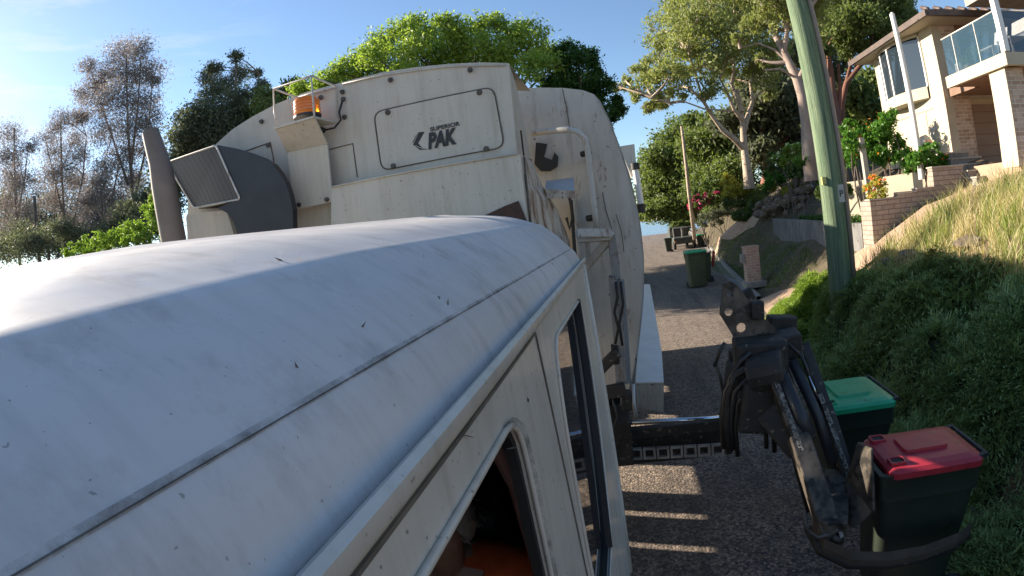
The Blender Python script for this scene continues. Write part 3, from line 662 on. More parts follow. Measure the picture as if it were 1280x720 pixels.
# main body
YB = 4.0; DR = .014
o = [P(650,110,YB), P(680,109.5,YB), P(705,110,YB), P(728,112.5,YB), P(740,117,YB), P(748,126,YB), P(760,150,YB), P(775,190,YB), P(784,216,YB), P(790,240,YB), P(796,267,YB), P(799.5,290,YB), P(802.5,320,YB), P(803,350,YB), P(802,376,YB), P(800,400,YB), P(796,435,YB), P(790,470,YB)]
o = [np.array(p) for p in o]; o.append(np.array([-.02, YB, -1.27])); left = [np.array([-2.56 - p[0] - .1, YB, p[2]]) for p in o[::-1]]
outl = o + left
mbd = MB(); mbd.plate([outl], (0, .05, 0))
mbd.loft([[p + np.array([DR*(y-YB)*.8, y-YB, 0]) for p in outl] for y in (4.02, 4.06)], True)
mb_o = mbd.build('body', M['bodyworn'], tr)
ring_ = [np.array([-1.25, YB, -.1]) + (p - np.array([-1.25, YB, -.1]))*1.012 for p in outl]
gp_ = MB(); gp_.loft([[p + np.array([0, .065, 0]) for p in outl], [p + np.array([0, .085, 0]) for p in outl]], True); gp_.build('body_gap', M['black'], mb_o)
sh = MB(); sh.plate([[p + np.array([0, .085, 0]) for p in ring_]], (0, .01, 0)); sh.loft([[p + np.array([DR*(y-YB), y-YB, 0]) for p in ring_] for y in (4.085, 6, 8, 10.6)], True)
sh.plate([[p + np.array([DR*6.6, 6.6, 0]) for p in ring_]], (0, .05, 0)); sh.build('body_shell', M['bodyworn'], mb_o)
sm = MB(); sm.tube([P(703,111,3.985), P(708,135,3.985), P(713,165,3.985)], .004, 5); sm.tube([P(753,240,3.985), P(757,262,3.985), P(766,290,3.985), P(774,330,3.985)], .0035, 5); sm.tube([P(770,268,3.985), P(777,290,3.985), P(780,315,3.985)], .003, 5); sm.build('body_seam', M['seam'], mb_o)
# fender by the skirt, hydraulic tail parts
tg = MB(); a = [P(774,183,10.7), P(793,180,10.7), P(796,214,10.7), P(790,222,10.7)]; tg.plate([a], (-.3, .3, 0)); tg.build('tail_hood', M['bodyworn'], tr)
ty = MB(); ty.tube([P(794.5,212,10.6), P(801,255,10.6)], .065, 12); ty.build('tail_cylinder', M['white'], tr, smooth=True, autos=50)
ty = MB(); ty.tube([P(793.5,204,10.6), P(794.5,212,10.6)], .09, 10); ty.tube([P(801,255,10.6), P(802,266,10.6)], .08, 10); ty.build('cylinder_joint', M['grime'], tr, smooth=True, autos=50)
tb2 = MB(); tb2.box(-2.9, .25, 10.65, 11.1, -1.9, .9); tb2.build('tailgate', M['bodyworn'], tr, bevel=.05)
# hopper opening: pipe frame, torn rubber, shelf
pf = MB(); f_pts = [P(664,167,3.78), P(690,163.5,3.78), P(710,162,3.64), P(722,165,3.66), P(731,173,3.68), P(735,190,3.7), P(739,230,3.7), P(743,262,3.7), P(746,285,3.7)]
pf.tube(f_pts, .022, 8); pfo = pf.build('pipe_frame', M['rail'], tr, smooth=True)
pf = MB()
for q in ((734,191),(741,272)): c = np.array(P(*q, 3.71)); pf.tube([c + np.array([-.04, .04, 0]), c + np.array([.02, .0, 0])], .022, 8); pf.tube([c, c+np.array([0, .29, 0])], .016, 6)
pf.build('frame_hinge', M['grime'], pfo, smooth=True, autos=50)
rb_ = MB(); rb_.plate([[P(670,178,3.96), P(684,180,3.96), P(680,196,3.96), P(690,200,3.96), P(693,190,3.96), P(698,196,3.96), P(697,208,3.96), P(688,214,3.96), P(676,214,3.96), P(668,205,3.96)]], (0, .01, 0)); rb_.build('torn_rubber_flap', M['black'], tr)
sh_ = MB(); sh_.plate([[P(681,236,3.4), P(718,238,3.4), P(717,222,3.8), P(683,226,3.8)]], (0, 0, -.006)); sh_.build('shelf', mottled('bluish_worn_steel', (.42, .46, .50), (.34, .36, .38), 9, .5), tr)
sh_ = MB(); sh_.plate([[P(681,236.5,3.39), P(718,238.5,3.39), P(719,248,3.39), P(684,248,3.39)]], (0, .012, 0)); sho = sh_.build('shelf_lip', M['rusty'], tr)
hp2 = MB(); hp2.loft([[P(712,250,3.8), P(722,420,3.85)], [P(716,250,3.99), P(728,420,3.99)]]); hp2.tube([P(710,240,3.78), P(714,256,3.78), P(716,272,3.78), P(712,286,3.78), P(708,272,3.78)], .013, 6); hp2.build('torn_edge', M['grime'], tr)
# outrigger bracket and post beside the cab
br = MB(); br.plate([[P(718,288,3.40), P(764,286,3.40), P(768,292,3.30), P(762,300,3.30), P(722,303,3.35)]], (0, .10, -.01))
br.beam(P(722,291,3.3), P(765,291,3.3), .05, .05); br.beam(P(727,340,3.55), P(761,300,3.4), .04, .05); br.beam(P(734,296,3.6), P(737,325,3.6), .035, .035); 
bro = br.build('side_bracket', M['rail'], tr, bevel=.006)
po = MB(); po.beam(P(764,294,3.4), P(771,350,3.42), .055, .05, (0, 1, 0)); po.beam(P(768,345,3.42), P(777,478,3.5), .075, .08, (0, 1, 0)); po.beam(P(777,350,3.5), P(786,478,3.55), .035, .06, (0, 1, 0)); po.build('side_post', M['postgrey'], tr, bevel=.005)
po = MB(); po.beam(P(742,470,3.4), P(772,440,3.4), .05, .07); po.beam(P(752,492,3.4), P(782,486,3.4), .06, .09); po.beam(P(768,430,3.45), P(770,455,3.45), .05, .05); po.beam(P(777,500,3.5), P(790,500,3.5), .12, .12); po.build('arm_mount', M['grime'], tr, bevel=.01)
hs2 = MB()
for k, q in enumerate((((770,352),(772,372),(768,390),(773,410),(769,430)), ((776,352),(779,380),(774,405),(778,432)), ((766,500),(772,520),(765,545),(758,560)))): hs2.tube([P(*a, 3.36) for a in q], .009, 6)
hs2.build('hydraulic_hose', M['black'], tr, smooth=True)
# skirt
sk = MB(); A, B, Cc, D = np.array([.05,4.68,-1.405]), np.array([.305,4.68,-1.43]), np.array([.53,9.4,-1.10]), np.array([.40,9.4,-1.08])
Bm = np.array([.37,5.6,-1.37]); sk.plate([[A, B, Bm, Cc, D]], (0, 0, -.02)); sk.build('side_skirt', M['white'], tr, bevel=.006)
sk = MB(); sk.plate([[A+np.array([.0,.01,-.02]), B+np.array([0,.01,-.02]), B+np.array([-.02,.03,-.30]), A+np.array([0,.03,-.26])]], (0, .03, 0)); sk.box(-.1, .27, 4.75, 5.5, -1.72, -1.45); sk.build('skirt_end', M['bodyworn'], tr)
tp = MB(); tp.tube([(.03,4.66,-1.42), (.02,4.6,-1.55), (.03,4.62,-1.72)], .018, 8); tp.build('small_pipe', M['white'], tr, smooth=True)
rl = MB(); rl.tube([(.42,9.4,-1.05), (.45,10.3,-.75), (.47,10.6,-.2)], .02, 6); rl.build('tail_rod', M['rail'], tr, smooth=True)
# chassis, wheels, unseen far-side boxes added to shape sunlight on the road
ch = MB(); ch.box(-2.1, -1.85, -1.6, 10.8, -1.5, -1.28); ch.box(-.85, -.6, -1.6, 10.8, -1.5, -1.28)
for y in (3.4, 6.6, 9.0, 10.9): ch.box(-1.85, -.85, y, y+.15, -1.48, -1.30)
ch.build('chassis', M['grime'], tr)
tk = MB(); tk.box(-2.6, -2.1, 2.7, 4.47, -2.35, -1.22); tk.box(-2.6, -2.1, 4.67, 4.99, -2.4, -1.22); tk.box(-2.6, -2.1, 5.20, 5.46, -2.4, -1.22); tk.box(-2.6, -2.1, 6.22, 7.1, -2.3, -1.22); tk.build('sun_blocker', M['grime'], tr, bevel=.03)  # added boxes; the gaps between them let stripes of sun through
def wheel(x0, x1, y, par):
    t_ = MB(); rs = [.28, .46, .50, .50, .46, .28]; xs = [x0, x0+.01, x0+.05, x1-.05, x1-.01, x1]
    t_.tube([(x, y, -2.10) for x in xs], rs, 28); w_ = t_.build('wheel', M['black'], par, smooth=True, autos=45)
    r = MB(); r.tube([(x1-.04, y, -2.1), (x1+.012, y, -2.1)], [.27, .22], 20); r.build('rim', M['rail'], w_)
for y in (-.5, 7.7, 9.05, 10.0):
    wheel(-.50, -.12, y, tr); wheel(-2.55, -2.15, y, tr)

# side-loading arm
ro = MB(); ro.tube([(-.9,4.26,-1.62), (-.04,4.19,-1.60), (.35,4.13,-1.60), (.73,4.075,-1.60)], .021, 14); ro.build('slide_rod', M['chrome'], tr, smooth=True)
rl2 = MB(); rl2.box(-.6, .80, 4.28, 4.36, -1.80, -1.70); rl2.box(-.6, -.02, 4.1, 4.5, -1.95, -1.55); rl2.box(-.6, .80, 4.40, 4.46, -2.08, -1.78); rl2.build('slide_beam', M['grime'], tr, bevel=.01)
cc = MB(); x = -.05
while x < .74:
    y_ = 4.30 - (x+.05)*.12
    cc.plate([[(x,y_,-1.99),(x+.105,y_-.012,-1.99),(x+.105,y_-.012,-1.885),(x,y_,-1.885)], [(x+.018,y_-.002,-1.972),(x+.087,y_-.010,-1.972),(x+.087,y_-.010,-1.903),(x+.018,y_-.002,-1.903)]], (0, .03, 0)); x += .115
cc.build('cable_chain', mottled('grey_chain', (.34, .33, .31), (.20, .19, .185), 9, .5), tr)
def PP(x, y, Y=3.5): return P(890 + x/6, 340 + y/6, Y)
def circ(cx, cy, r, Y=3.5, n=18, e=1.0): return [PP(cx + r*math.cos(a), cy + r*e*math.sin(a), Y) for a in np.linspace(0, 2*math.pi, n+1)[:-1]]
slot = [PP(*q) for q in ((268,520),(272,556),(300,556),(372,508),(384,478),(368,462),(346,464),(284,505))]
out = [PP(*q) for q in ((86,88),(132,66),(200,105),(238,160),(258,196),(292,211),(372,213),(385,250),(386,350),(420,368),(470,420),(520,470),(580,490),(640,480),(668,500),(668,560),(640,615),(590,640),(500,590),(420,560),(330,590),(250,595),(215,575),(180,522),(138,442),(62,322),(62,290),(78,200))]
pl = MB(); pl.plate([out, circ(129,170,20), circ(128,300,33), circ(222,420,38), slot], (0, .03, 0)); arm = pl.build('lift_arm', M['plate'], tr)
arm['label'] = 'black greasy steel lifting arm with round holes in its plate'
p2 = MB(); p2.plate([[PP(*q_, 3.66) for q_ in ((300,215),(372,213),(386,350),(470,420),(520,470),(640,480),(668,500),(640,615),(500,590),(330,590),(280,560),(400,450),(320,380))]], (0, .03, 0)); p2.build('arm_cheek', M['grime'], arm)
p2 = MB(); p2.beam(PP(330,215,3.52), PP(335,350,3.52), .09, .10, (0,1,0)); p2.beam(PP(250,130,3.78), PP(300,230,3.78), .08, .06, (0,1,0)); p2.beam(PP(300,590,3.5), PP(660,520,3.45), .16, .24, (0,1,0)); p2.beam(PP(420,380,3.7), PP(620,380,3.7), .10, .14, (0,1,0)); p2.build('arm_block', M['grime'], arm, bevel=.012)
p2 = MB(); c = PP(455,668,3.28)
p2.tube([c+np.array([-.075,.03,0]), c+np.array([.06,-.01,.02])], .036, 14); p2.build('pivot_pin', M['steelwhite'], arm, smooth=True, autos=50)
def G(x, y, Y): return P(900 + x/4, 420 + y/4, Y)
p2 = MB(); p2.tube([G(150,200,3.3), G(330,160,3.2)], .13, 14); p2.beam(G(60,290,3.5), G(290,300,3.5), .34, .62, (0,1,0)); p2.beam(G(70,130,3.45), G(330,110,3.4), .3, .30, (0,1,0)); p2.beam(G(220,330,3.3), G(420,560,3.1), .22, .18, (0,1,0)); p2.beam(G(60,60,3.78), G(60,400,3.78), .05, .08, (0,1,0)); p2.build('arm_housing', M['grime'], arm, bevel=.03)  # housing, plus dark boxes standing for the shaded gap between the links
def leg(a, b, w0, w1, mat, nm):
    q = MB(); a, b = Vector(a), Vector(b); m_ = a.lerp(b, .45); q.beam(a, m_, w0, w0*1.2, (0,1,0)); q.beam(m_.lerp(a,.02), b, w1, w1*1.2, (0,1,0)); o = q.build(nm, mat, arm, bevel=.01); return o
A1, B1 = P(962,452,3.25), P(1038,668,2.66)
leg(A1, B1, .10, .125, M['plate'], 'lower_link')
q = MB(); o_ = Vector((.045, -.07, .012)); q.beam(Vector(A1)+o_, Vector(B1)+o_, .022, .02, (0,1,0)); q.beam(Vector(A1)+Vector((-.02,-.07,0)), (Vector(A1)+Vector(B1))/2+Vector((-.02,-.075,0)), .03, .02, (0,1,0)); q.build('link_edge', M['steelwhite'], arm)
A2, B2 = P(1004,430,3.45), P(1062,604,3.02); leg(A2, B2, .07, .08, M['grime'], 'upper_link')
q = MB(); q.beam(Vector(P(1022,490,3.28))+Vector((.0,-.04,0)), Vector(B2)+Vector((0,-.045,0)), .03, .02, (0,1,0)); q.build('link_edge', M['steelwhite'], arm)
q = MB(); q.tube([P(1011,470,3.24), P(1024,500,3.18)], .006, 8); q.build('cylinder_rod', M['chrome'], arm, smooth=True)
q = MB(); q.tube([P(978,470,3.15), P(1000,520,3.0), P(1012,545,2.95)], .045, 10); q.tube([P(990,450,3.3), P(1022,520,3.15), P(1040,580,3.05)], .035, 10); q.build('hydraulic_cylinder', M['blackplastic'], arm, smooth=True)
HS = mottled('greasy_hose', (.014, .013, .012), (.028, .025, .022), 9, .38, c3=(.08, .07, .06), s3=30, t3=(.64, .7))
for pts, r in (([(922,570),(919,535),(922,505),(934,488),(948,490),(956,510),(958,560)], .017), ([(944,446),(962,448),(984,462),(994,492),(1000,530),(1006,570)], .016), ([(938,440),(925,452),(912,472),(907,500),(909,545)], .018), ([(986,430),(1003,446),(1014,480),(1030,540),(1046,590)], .011), ([(968,445),(975,470),(990,500),(1004,545),(1016,600),(1022,650)], .012), ([(911,566),(908,530),(909,495),(918,470),(935,460),(955,463),(970,478),(976,505)], .026), ([(915,562),(913,525),(918,490),(932,474),(950,476),(962,495)], .022), ([(905,560),(903,520),(907,488),(921,464),(940,455),(962,460),(978,476),(988,510),(992,545)], .022), ([(968,565),(967,540),(970,515),(966,492)], .018), ([(906,428),(899,440),(893,458)], .012), ([(893,452),(900,470),(906,500)], .010), ([(975,500),(984,540),(996,590),(1010,640)], .014), ([(1000,440),(1012,470),(1026,520),(1040,560)], .013)):
    q = MB(); q.tube([P(a, b, 3.28 - .0*i) for i, (a, b) in enumerate(pts)], r, 8); q.build('hose', HS, arm, smooth=True)
# gripper that holds the red bin
jp = [P(1012,662,2.78),P(1026,688,2.62),P(1060,704,2.50),P(1105,705,2.44),P(1150,697,2.43),P(1190,682,2.46),P(1208,668,2.53)]; q = MB(); q.tube(jp, .035, 8); grp = q.build('gripper', M['grime'], arm, smooth=True)
q = MB(); 
q.loft([[np.array(p)+np.array([0,-.03,.0]) for p in jp], [np.array(p)+np.array([0,-.042,.05]) for p in jp], [np.array(p)+np.array([0,-.034,.105]) for p in jp]]); q.build('jaw', mottled('jaw_steel', (.085, .068, .055), (.05, .042, .035), 7, .6), grp)
q = MB(); q.plate([[P(1075,552,2.95), P(1092,560,2.72), P(1095,640,2.62), P(1070,660,2.66), P(1052,650,2.80), P(1060,600,2.9)]], (-.02, 0, 0)); q.beam((1.10,2.62,-1.80), (1.30,3.10,-1.72), .16, .10); q.tube([(1.08,2.66,-1.98), (1.08,2.66,-1.74)], .06, 12); q.build('gripper_carriage', M['plate'], grp, bevel=.01)
q = MB(); q.tube([P(1004,640,2.62), P(1008,662,2.6), P(1022,672,2.58), P(1038,668,2.56)], .012, 6); q.tube([P(1040,672,2.6), P(1052,676,2.6)], .028, 8); q.build('hose', M['plate'], grp, smooth=True)

# ------------------------------------------------------------------ driver
def skinned(name, verts, edges, radii, mat, parent, root=0, sub=2):
    me = bpy.data.meshes.new(name); b = wl(parent); me.from_pydata([(x-b.x, y-b.y, z+H-b.z) for x, y, z in verts], edges, [])
    o = bpy.data.objects.new(name, me); C.objects.link(o); o.parent = parent; me.materials.append(mat)
    md = o.modifiers.new('skin', 'SKIN'); md.use_smooth_shade = True
    sv_ = me.skin_vertices[0].data
    for i, r in enumerate(radii): sv_[i].radius = (r, r) if isinstance(r, (int, float)) else r; sv_[i].use_root = (i == root)
    s = o.modifiers.new('sub', 'SUBSURF'); s.levels = sub; s.render_levels = sub; return o
pe = thing('person', 'person with greyish hair in an orange shirt seated inside the open cab window', 'person', (-.54, 1.2, -1.28))
hx, hy, hzz = -.505, 1.10, -.72
V_ = [(-.62,1.30,-1.18),(-.62,1.28,-1.0),(-.61,1.26,-.90),(-.60,1.20,-.845),(-.59,1.15,-.78),(hx,hy,-.70),(hx,hy+.01,-.63),
      (-.42,1.25,-.90),(-.36,1.13,-1.10),(-.42,.90,-1.10),(-.46,.82,-1.08),(-.80,1.25,-.90),(-.88,1.13,-1.10),(-.82,.90,-1.10),(-.78,.82,-1.08),
      (-.52,1.25,-1.20),(-.50,.85,-1.20),(-.50,.80,-1.60),(-.50,.70,-1.68),(-.72,1.25,-1.20),(-.74,.85,-1.20),(-.74,.80,-1.60),(-.74,.70,-1.68)]
V_ = [(x+.08 if i not in (5, 6) else x, y, z) for i, (x, y, z) in enumerate(V_)]
E2 = [(0,1),(1,2),(2,3),(3,4),(4,5),(5,6),(2,7),(7,8),(8,9),(9,10),(2,11),(11,12),(12,13),(13,14),(0,15),(15,16),(16,17),(17,18),(0,19),(19,20),(20,21),(21,22)]
rad = [(.15,.11),(.15,.11),(.14,.10),.065,.055,.085,.07,.06,.045,.035,.03,.06,.045,.035,.03,.085,.065,.05,.04,.085,.065,.05,.04]
skinned('body', V_, E2, rad, M['skin'], pe)
skinned('shirt', [V_[i] for i in (0,1,2,7,8,11,12)] + [(-.52,1.22,-.865)], [(0,1),(1,2),(2,3),(3,4),(2,5),(5,6),(2,7)], [(.175,.13),(.17,.13),(.155,.115),.082,.066,.082,.066,.08], M['orange'], pe)
skinned('trousers', [V_[i] for i in (0,15,16,17,19,20,21)], [(0,1),(1,2),(2,3),(0,4),(4,5),(5,6)], [.16,.10,.08,.065,.10,.08,.065], M['dark'], pe)
fa = MB(); c = np.array([hx, hy, -.67])
for s in (-1, 1): fa.tube([c+np.array([s*.088,.01,-.02]), c+np.array([s*.098,.015,.02])], [.012,.016], 8)
fa.tube([c+np.array([0,-.088,.01]), c+np.array([0,-.115,-.02])], [.008,.014], 8); fa.build('ear_and_nose', M['skin'], pe, smooth=True)
ey = MB()
for s in (-1, 1): ey.tube([c+np.array([s*.03,-.078,.015]), c+np.array([s*.03,-.090,.015])], [.012,.008], 8)
ey.build('eye', M['white'], pe, smooth=True)
ha = MB(); rows = []
for i in range(9):
    t_ = i/8*1.9; rows.append([c + np.array([.108*math.sin(t_)*math.cos(a), .02+.122*math.sin(t_)*math.sin(a), .01+.125*math.cos(t_)]) if not (math.sin(a) < -.5 and t_ > 1.1) else c + np.array([.095*math.cos(a), .085*math.sin(a), .04]) for a in np.linspace(0, 2*math.pi, 21)[:-1]])
ha.loft(rows, True); ho = ha.build('hair', M['hair'], pe, smooth=True)
st_ = []
for i in range(420):
    a, t_ = rng.uniform(0, 2*math.pi), rng.uniform(0, 1.7); nrm = np.array([math.sin(t_)*math.cos(a), math.sin(t_)*math.sin(a), math.cos(t_)])
    p = c + np.array([0,.02,.01]) + nrm*.12; d = unit(nrm*.25 + np.array([0,.5,-.7]) + rng.normal(size=3)*.2)*.024; s = unit(np.cross(d, nrm))*.0015; st_ += [p-s, p+s, p+d+s*.4, p+d-s*.4]
fastmesh('hair_strands', np.array(st_), 4, M['hair'], ho)
#@@PART2
# ------------------------------------------------------------------ wheelie bins
def make_bin(label, lidmat, bodymat, wx=.57, wy=.58, h=1.06, lid_open=False, group=None, rim=0):
    """front towards -X, handle towards +X; local coordinates, base at z = 0"""
    t = bpy.data.objects.new('wheelie_bin', None); C.objects.link(t); tag(t, label, 'bin', group)
    hb = h - .10; b = MB(True)
    def lay(z, fx0, fx1, fy, r): return [(x, y, z) for x, y in rrect2(fx0, fx1, -fy, fy, r, 4)]
    x0, x1, yy = -wx/2, wx/2, wy/2
    rows = [lay(.05, x0+.09, x1-.12, yy-.09, .04), lay(.07, x0+.07, x1-.10, yy-.07, .05), lay(hb*.80, x0+.015, x1-.02, yy-.025, .05), lay(hb*.84, x0+.01, x1-.015, yy-.02, .05), lay(hb*.845, x0-.005, x1, yy-.005, .05), lay(hb-.01, x0-.005, x1, yy-.005, .05), lay(hb, x0-.012, x1+.005, yy+.002, .05), lay(hb+.015, x0-.012, x1+.005, yy+.002, .05)]
    b.loft(rows, True); b.f.append(tuple(range(len(rows[0]))[::-1])); 
    inner = lay(hb+.015, x0+.02, x1-.03, yy-.03, .04); low = lay(.2, x0+.10, x1-.13, yy-.10, .04); b.loft([rows[-1], inner, low], True)
    b.build('body', bodymat, t, smooth=True, autos=35)
    # lid
    x0 += rim
    l = MB(True); z0 = hb + .018
    def L_(z, e, r=.06): return [(x, y, z) for x, y in rrect2(x0-.025+e, x1+.01-e, -yy-.012+e, yy+.012-e, r, 5)]
    rows = [L_(z0-.025, 0), L_(z0+.012, -.002), L_(z0+.034, .018), L_(z0+.045, .07, .05)]
    l.loft(rows, True); l.loft([L_(z0+.045, .07, .05), L_(z0+.047, .12, .03)], True); p1 = [(x, y, z0+.047) for x, y in [q[:2] for q in L_(0, .12, .03)]]
    k = len(l.v); l.v += p1; l.f.append(tuple(range(k, k+len(p1))))
    lo_ = l.build('lid', lidmat, t, smooth=True, autos=28)
    for a in (MB(True),):      # raised panel, strips and moulded pockets of the lid
        px_ = [(x, y) for x, y in rrect2(x0+.13, x1-.16, -yy+.16, yy-.13, .03, 3)]
        a.loft([[(x, y, z0+.046) for x, y in px_], [(x*.97, y*.97, z0+.066) for x, y in px_]], True); k = len(a.v); a.v += [(x*.97, y*.97, z0+.066) for x, y in px_]; a.f.append(tuple(range(k, k+len(px_)))); a.build('lid_panel', lidmat, lo_, bevel=.006)
    for s in (-1, 1):
        a = MB(True); cy = s*(yy-.085); rr = rrect2(x0-.005, x0+.095, cy-.045, cy+.045, .012, 3); ri = rrect2(x0+.008, x0+.082, cy-.033, cy+.033, .01, 3)
        a.loft([[(x, y, z0+.030) for x, y in rr], [(x, y, z0+.058) for x, y in rr], [(x, y, z0+.058) for x, y in ri], [(x, y, z0+.036) for x, y in ri]], True); a.build('lid_grip', lidmat, lo_, bevel=.003); a = MB(True); a.box(x0+.010, x0+.080, cy-.031, cy+.031, z0+.028, z0+.049); a.build('grip_recess_shade', M['dark'], lo_)  # dark block in each grip recess stands for its shade
    hn = MB(True); hn.tube([(x1+.026, -yy+.01, z0+.03), (x1+.026, yy-.01, z0+.03)], .013, 10); hn.build('handle', M['blackplastic'], t, smooth=True, autos=60)
    for s in (-1, 1):
        a = MB(True); a.beam((x1-.04, s*(yy-.03), z0+.012), (x1+.03, s*(yy-.03), z0+.03), .03, .03, (0, 0, 1)); a.build('hinge', bodymat, t, bevel=.004)
        a = MB(True); a.tube([(x1-.07, s*(yy-.045), .10), (x1-.07, s*(yy-.005), .10)], .10, 20); a.build('wheel', M['black'], t, smooth=True, autos=50)
    if lid_open:
        lo_.location = (x1+.12, 0, z0+.02); lo_.rotation_euler = (0, R_(100), 0)
        for v in lo_.data.vertices: v.co.x += -x0; v.co.z -= z0
        for ch_ in lo_.children:
            for v in ch_.data.vertices: v.co.x += -x0; v.co.z -= z0
    return t
def lidm(name, c, c2): return mottled(name, c, c2, 4, .38, .08, .003, c3=tuple(x*.55 for x in c), s3=13, t3=(.62, .72))
green_lid = lidm('green_lid', (.015, .32, .14), (.03, .40, .19)); red_lid = lidm('red_lid', (.42, .028, .045), (.33, .022, .036))
bin_dark = mottled('dark_green_bin', (.016, .024, .017), (.024, .034, .024), 5, .5, c3=(.05, .05, .04), s3=16, t3=(.66, .74)); bin_olive = mottled('olive_bin', (.045, .058, .028), (.06, .075, .036), 4, .5, c3=(.10, .10, .07), s3=9, t3=(.66, .74))
bg_ = 'wheelie bins along the kerb'
b1 = make_bin('black wheelie bin with a dusty red lid held in the steel jaw', red_lid, bin_dark, .66, .50, 1.08, group=bg_, rim=.07); b1.location = (1.745, 2.86, .07); b1.rotation_euler = (0, 0, R_(-5))
b2 = make_bin('dark wheelie bin with a clean green lid between the arm and the leafy bank', green_lid, bin_dark, .58, .66, 1.07, group=bg_); b2.location = (1.82, 4.15, .03); b2.rotation_euler = (0, 0, R_(-3))
b3 = make_bin('olive wheelie bin with a green lid standing alone on the far sunless road edge', green_lid, bin_olive, .62, .74, 1.38, group=bg_); b3.location = (2.86, 19.6, 0); b3.rotation_euler = (0, 0, R_(96))
b4 = make_bin('wheelie bin with its red lid hanging open, half hidden behind the olive bin', red_lid, bin_olive, .56, .6, 1.2, lid_open=True, group=bg_); b4.location = (3.38, 20.9, 0); b4.rotation_euler = (0, 0, R_(-8))
b5 = make_bin('small far wheelie bin with a green lid, to the right of the parked utility', green_lid, bin_dark, .58, .6, 1.05, group=bg_); b5.location = (7.0, 44.0, 0)
b6 = make_bin('all-dark wheelie bin touching the left end of the parked utility', bin_dark, bin_dark, .58, .6, 1.12, group=bg_); b6.location = (4.15, 42.0, 0)

# ------------------------------------------------------------------ parked utility with an open frame, far down the road
ut = thing('parked_utility', 'dark old utility with a pale tray frame, parked where the road meets the water', 'utility', (5.9, 45, -2.6))
def ub(x0, x1, y0, y1, z0, z1, nm, mat, par=ut, bv=.03): q = MB(); q.box(x0, x1, y0, y1, z0-2.6, z1-2.6); return q.build(nm, mat, par, bevel=bv)
ub(4.75, 6.5, 43.2, 46.6, .45, .95, 'tray', M['dark_metal']); ub(4.8, 6.45, 46.6, 48.0, .5, 1.75, 'cabin', M['dark_metal'], bv=.1); ub(4.8, 6.45, 48.0, 49.3, .5, 1.05, 'bonnet', M['dark_metal'], bv=.08)
q = MB(); q.box(4.95, 6.3, 46.57, 46.6, -1.55, -1.0); q.build('rear_window', M['houseglass'], ut)
for x in (4.78, 5.45, 6.42):
    q = MB(); q.beam((x, 43.25, -1.7), (x, 43.25, -.85), .08, .08); q.build('frame_post', M['rail'], ut)
q = MB(); q.beam((4.75, 43.25, -.85), (6.46, 43.25, -.85), .07, .07); q.build('frame_bar', M['rail'], ut)
for x, y in ((4.75, 44), (6.35, 44), (4.75, 48.4), (6.35, 48.4)):
    q = MB(); q.tube([(x, y, -2.25), (x+.2, y, -2.25)], .35, 18); q.build('wheel', M['black'], ut, smooth=True, autos=50)
for x in (4.85, 6.3):
    q = MB(); q.box(x-.06, x+.08, 43.16, 43.2, -2.0, -1.88); q.build('tail_light', LM['redf'], ut)

# ------------------------------------------------------------------ power pole and its conduit
pb = P(1052, 385, 8.6)
pp = thing('power_pole', 'tall green-treated timber power pole leaning over the leafy bank', 'power pole', (pb[0], pb[1], pb[2]-.2))
q = MB(); pts = [np.array(P(1056, 384, 8.6)) + np.array([0, 0, -.35]), P(1053, 340, 8.6), P(1044, 250, 8.6), P(1031, 160, 8.6), P(1012, 60, 8.6), P(996, 0, 8.6)]
tdir = np.array(pts[-1]) - np.array(pts[-2]); pts.append(pts[-1] + tdir*3.2)
# straighten: a pole is straight in the world
a0, a1 = np.array(P(1052, 380, 8.6)), np.array(P(996, 2, 8.6)); dd = a1 - a0
q.tube([a0 - dd*.12] + [a0 + dd*t for t in (0, .25, .5, .75, 1, 1.8)], [.205, .20, .19, .185, .18, .172, .16], 22); q.build('pole', M['pole'], pp, smooth=True, autos=60)
q = MB(); off = np.array([.20, -.09, 0]); q.tube([a0 - dd*.12 + off*1.05, a0 + dd*.5 + off, a0 + dd*1.0 + off*.95, a0 + dd*1.8 + off*.9], .045, 10); q.build('conduit', mottled('brown_conduit', (.30, .235, .19), (.24, .19, .15), 5, .6), pp, smooth=True)
q = MB(); pc_ = a0 + dd*.355 + np.array([.085, -.178, 0]); q.box(pc_[0]-.05, pc_[0]+.055, pc_[1]-.006, pc_[1], pc_[2]-.14, pc_[2]+.14); pl_ = q.build('number_plate', mottled('grey_tin', (.42, .42, .40), (.34, .34, .33), 9, .45), pp)
letters('P', .10, (pc_[0]-.03, 0, pc_[2]-.05), (pc_[0]+.04, 0, pc_[2]-.05), 'lettering', pl_, 0, .02, pc_[1]-.009)
q = MB(); pc_ = a0 + dd*.40 + np.array([-.17, -.11, 0]); q.box(pc_[0]-.03, pc_[0]+.04, pc_[1]-.03, pc_[1]+.02, pc_[2]-.06, pc_[2]+.06); q.build('marker', mottled('yellow_marker', (.55, .50, .16), (.45, .40, .12), 9, .6), pp)
# far pole
fp = MB(); a, b = P(861, 240, 40), P(852, 158, 40); fp.tube([np.array(a)-np.array([0,0,3.5]), a, b], [.15, .14, .11], 10); tag(fp.build('timber_pole', M['bark'], smooth=True), 'thin pale timber pole standing in front of the far green trees', 'pole')

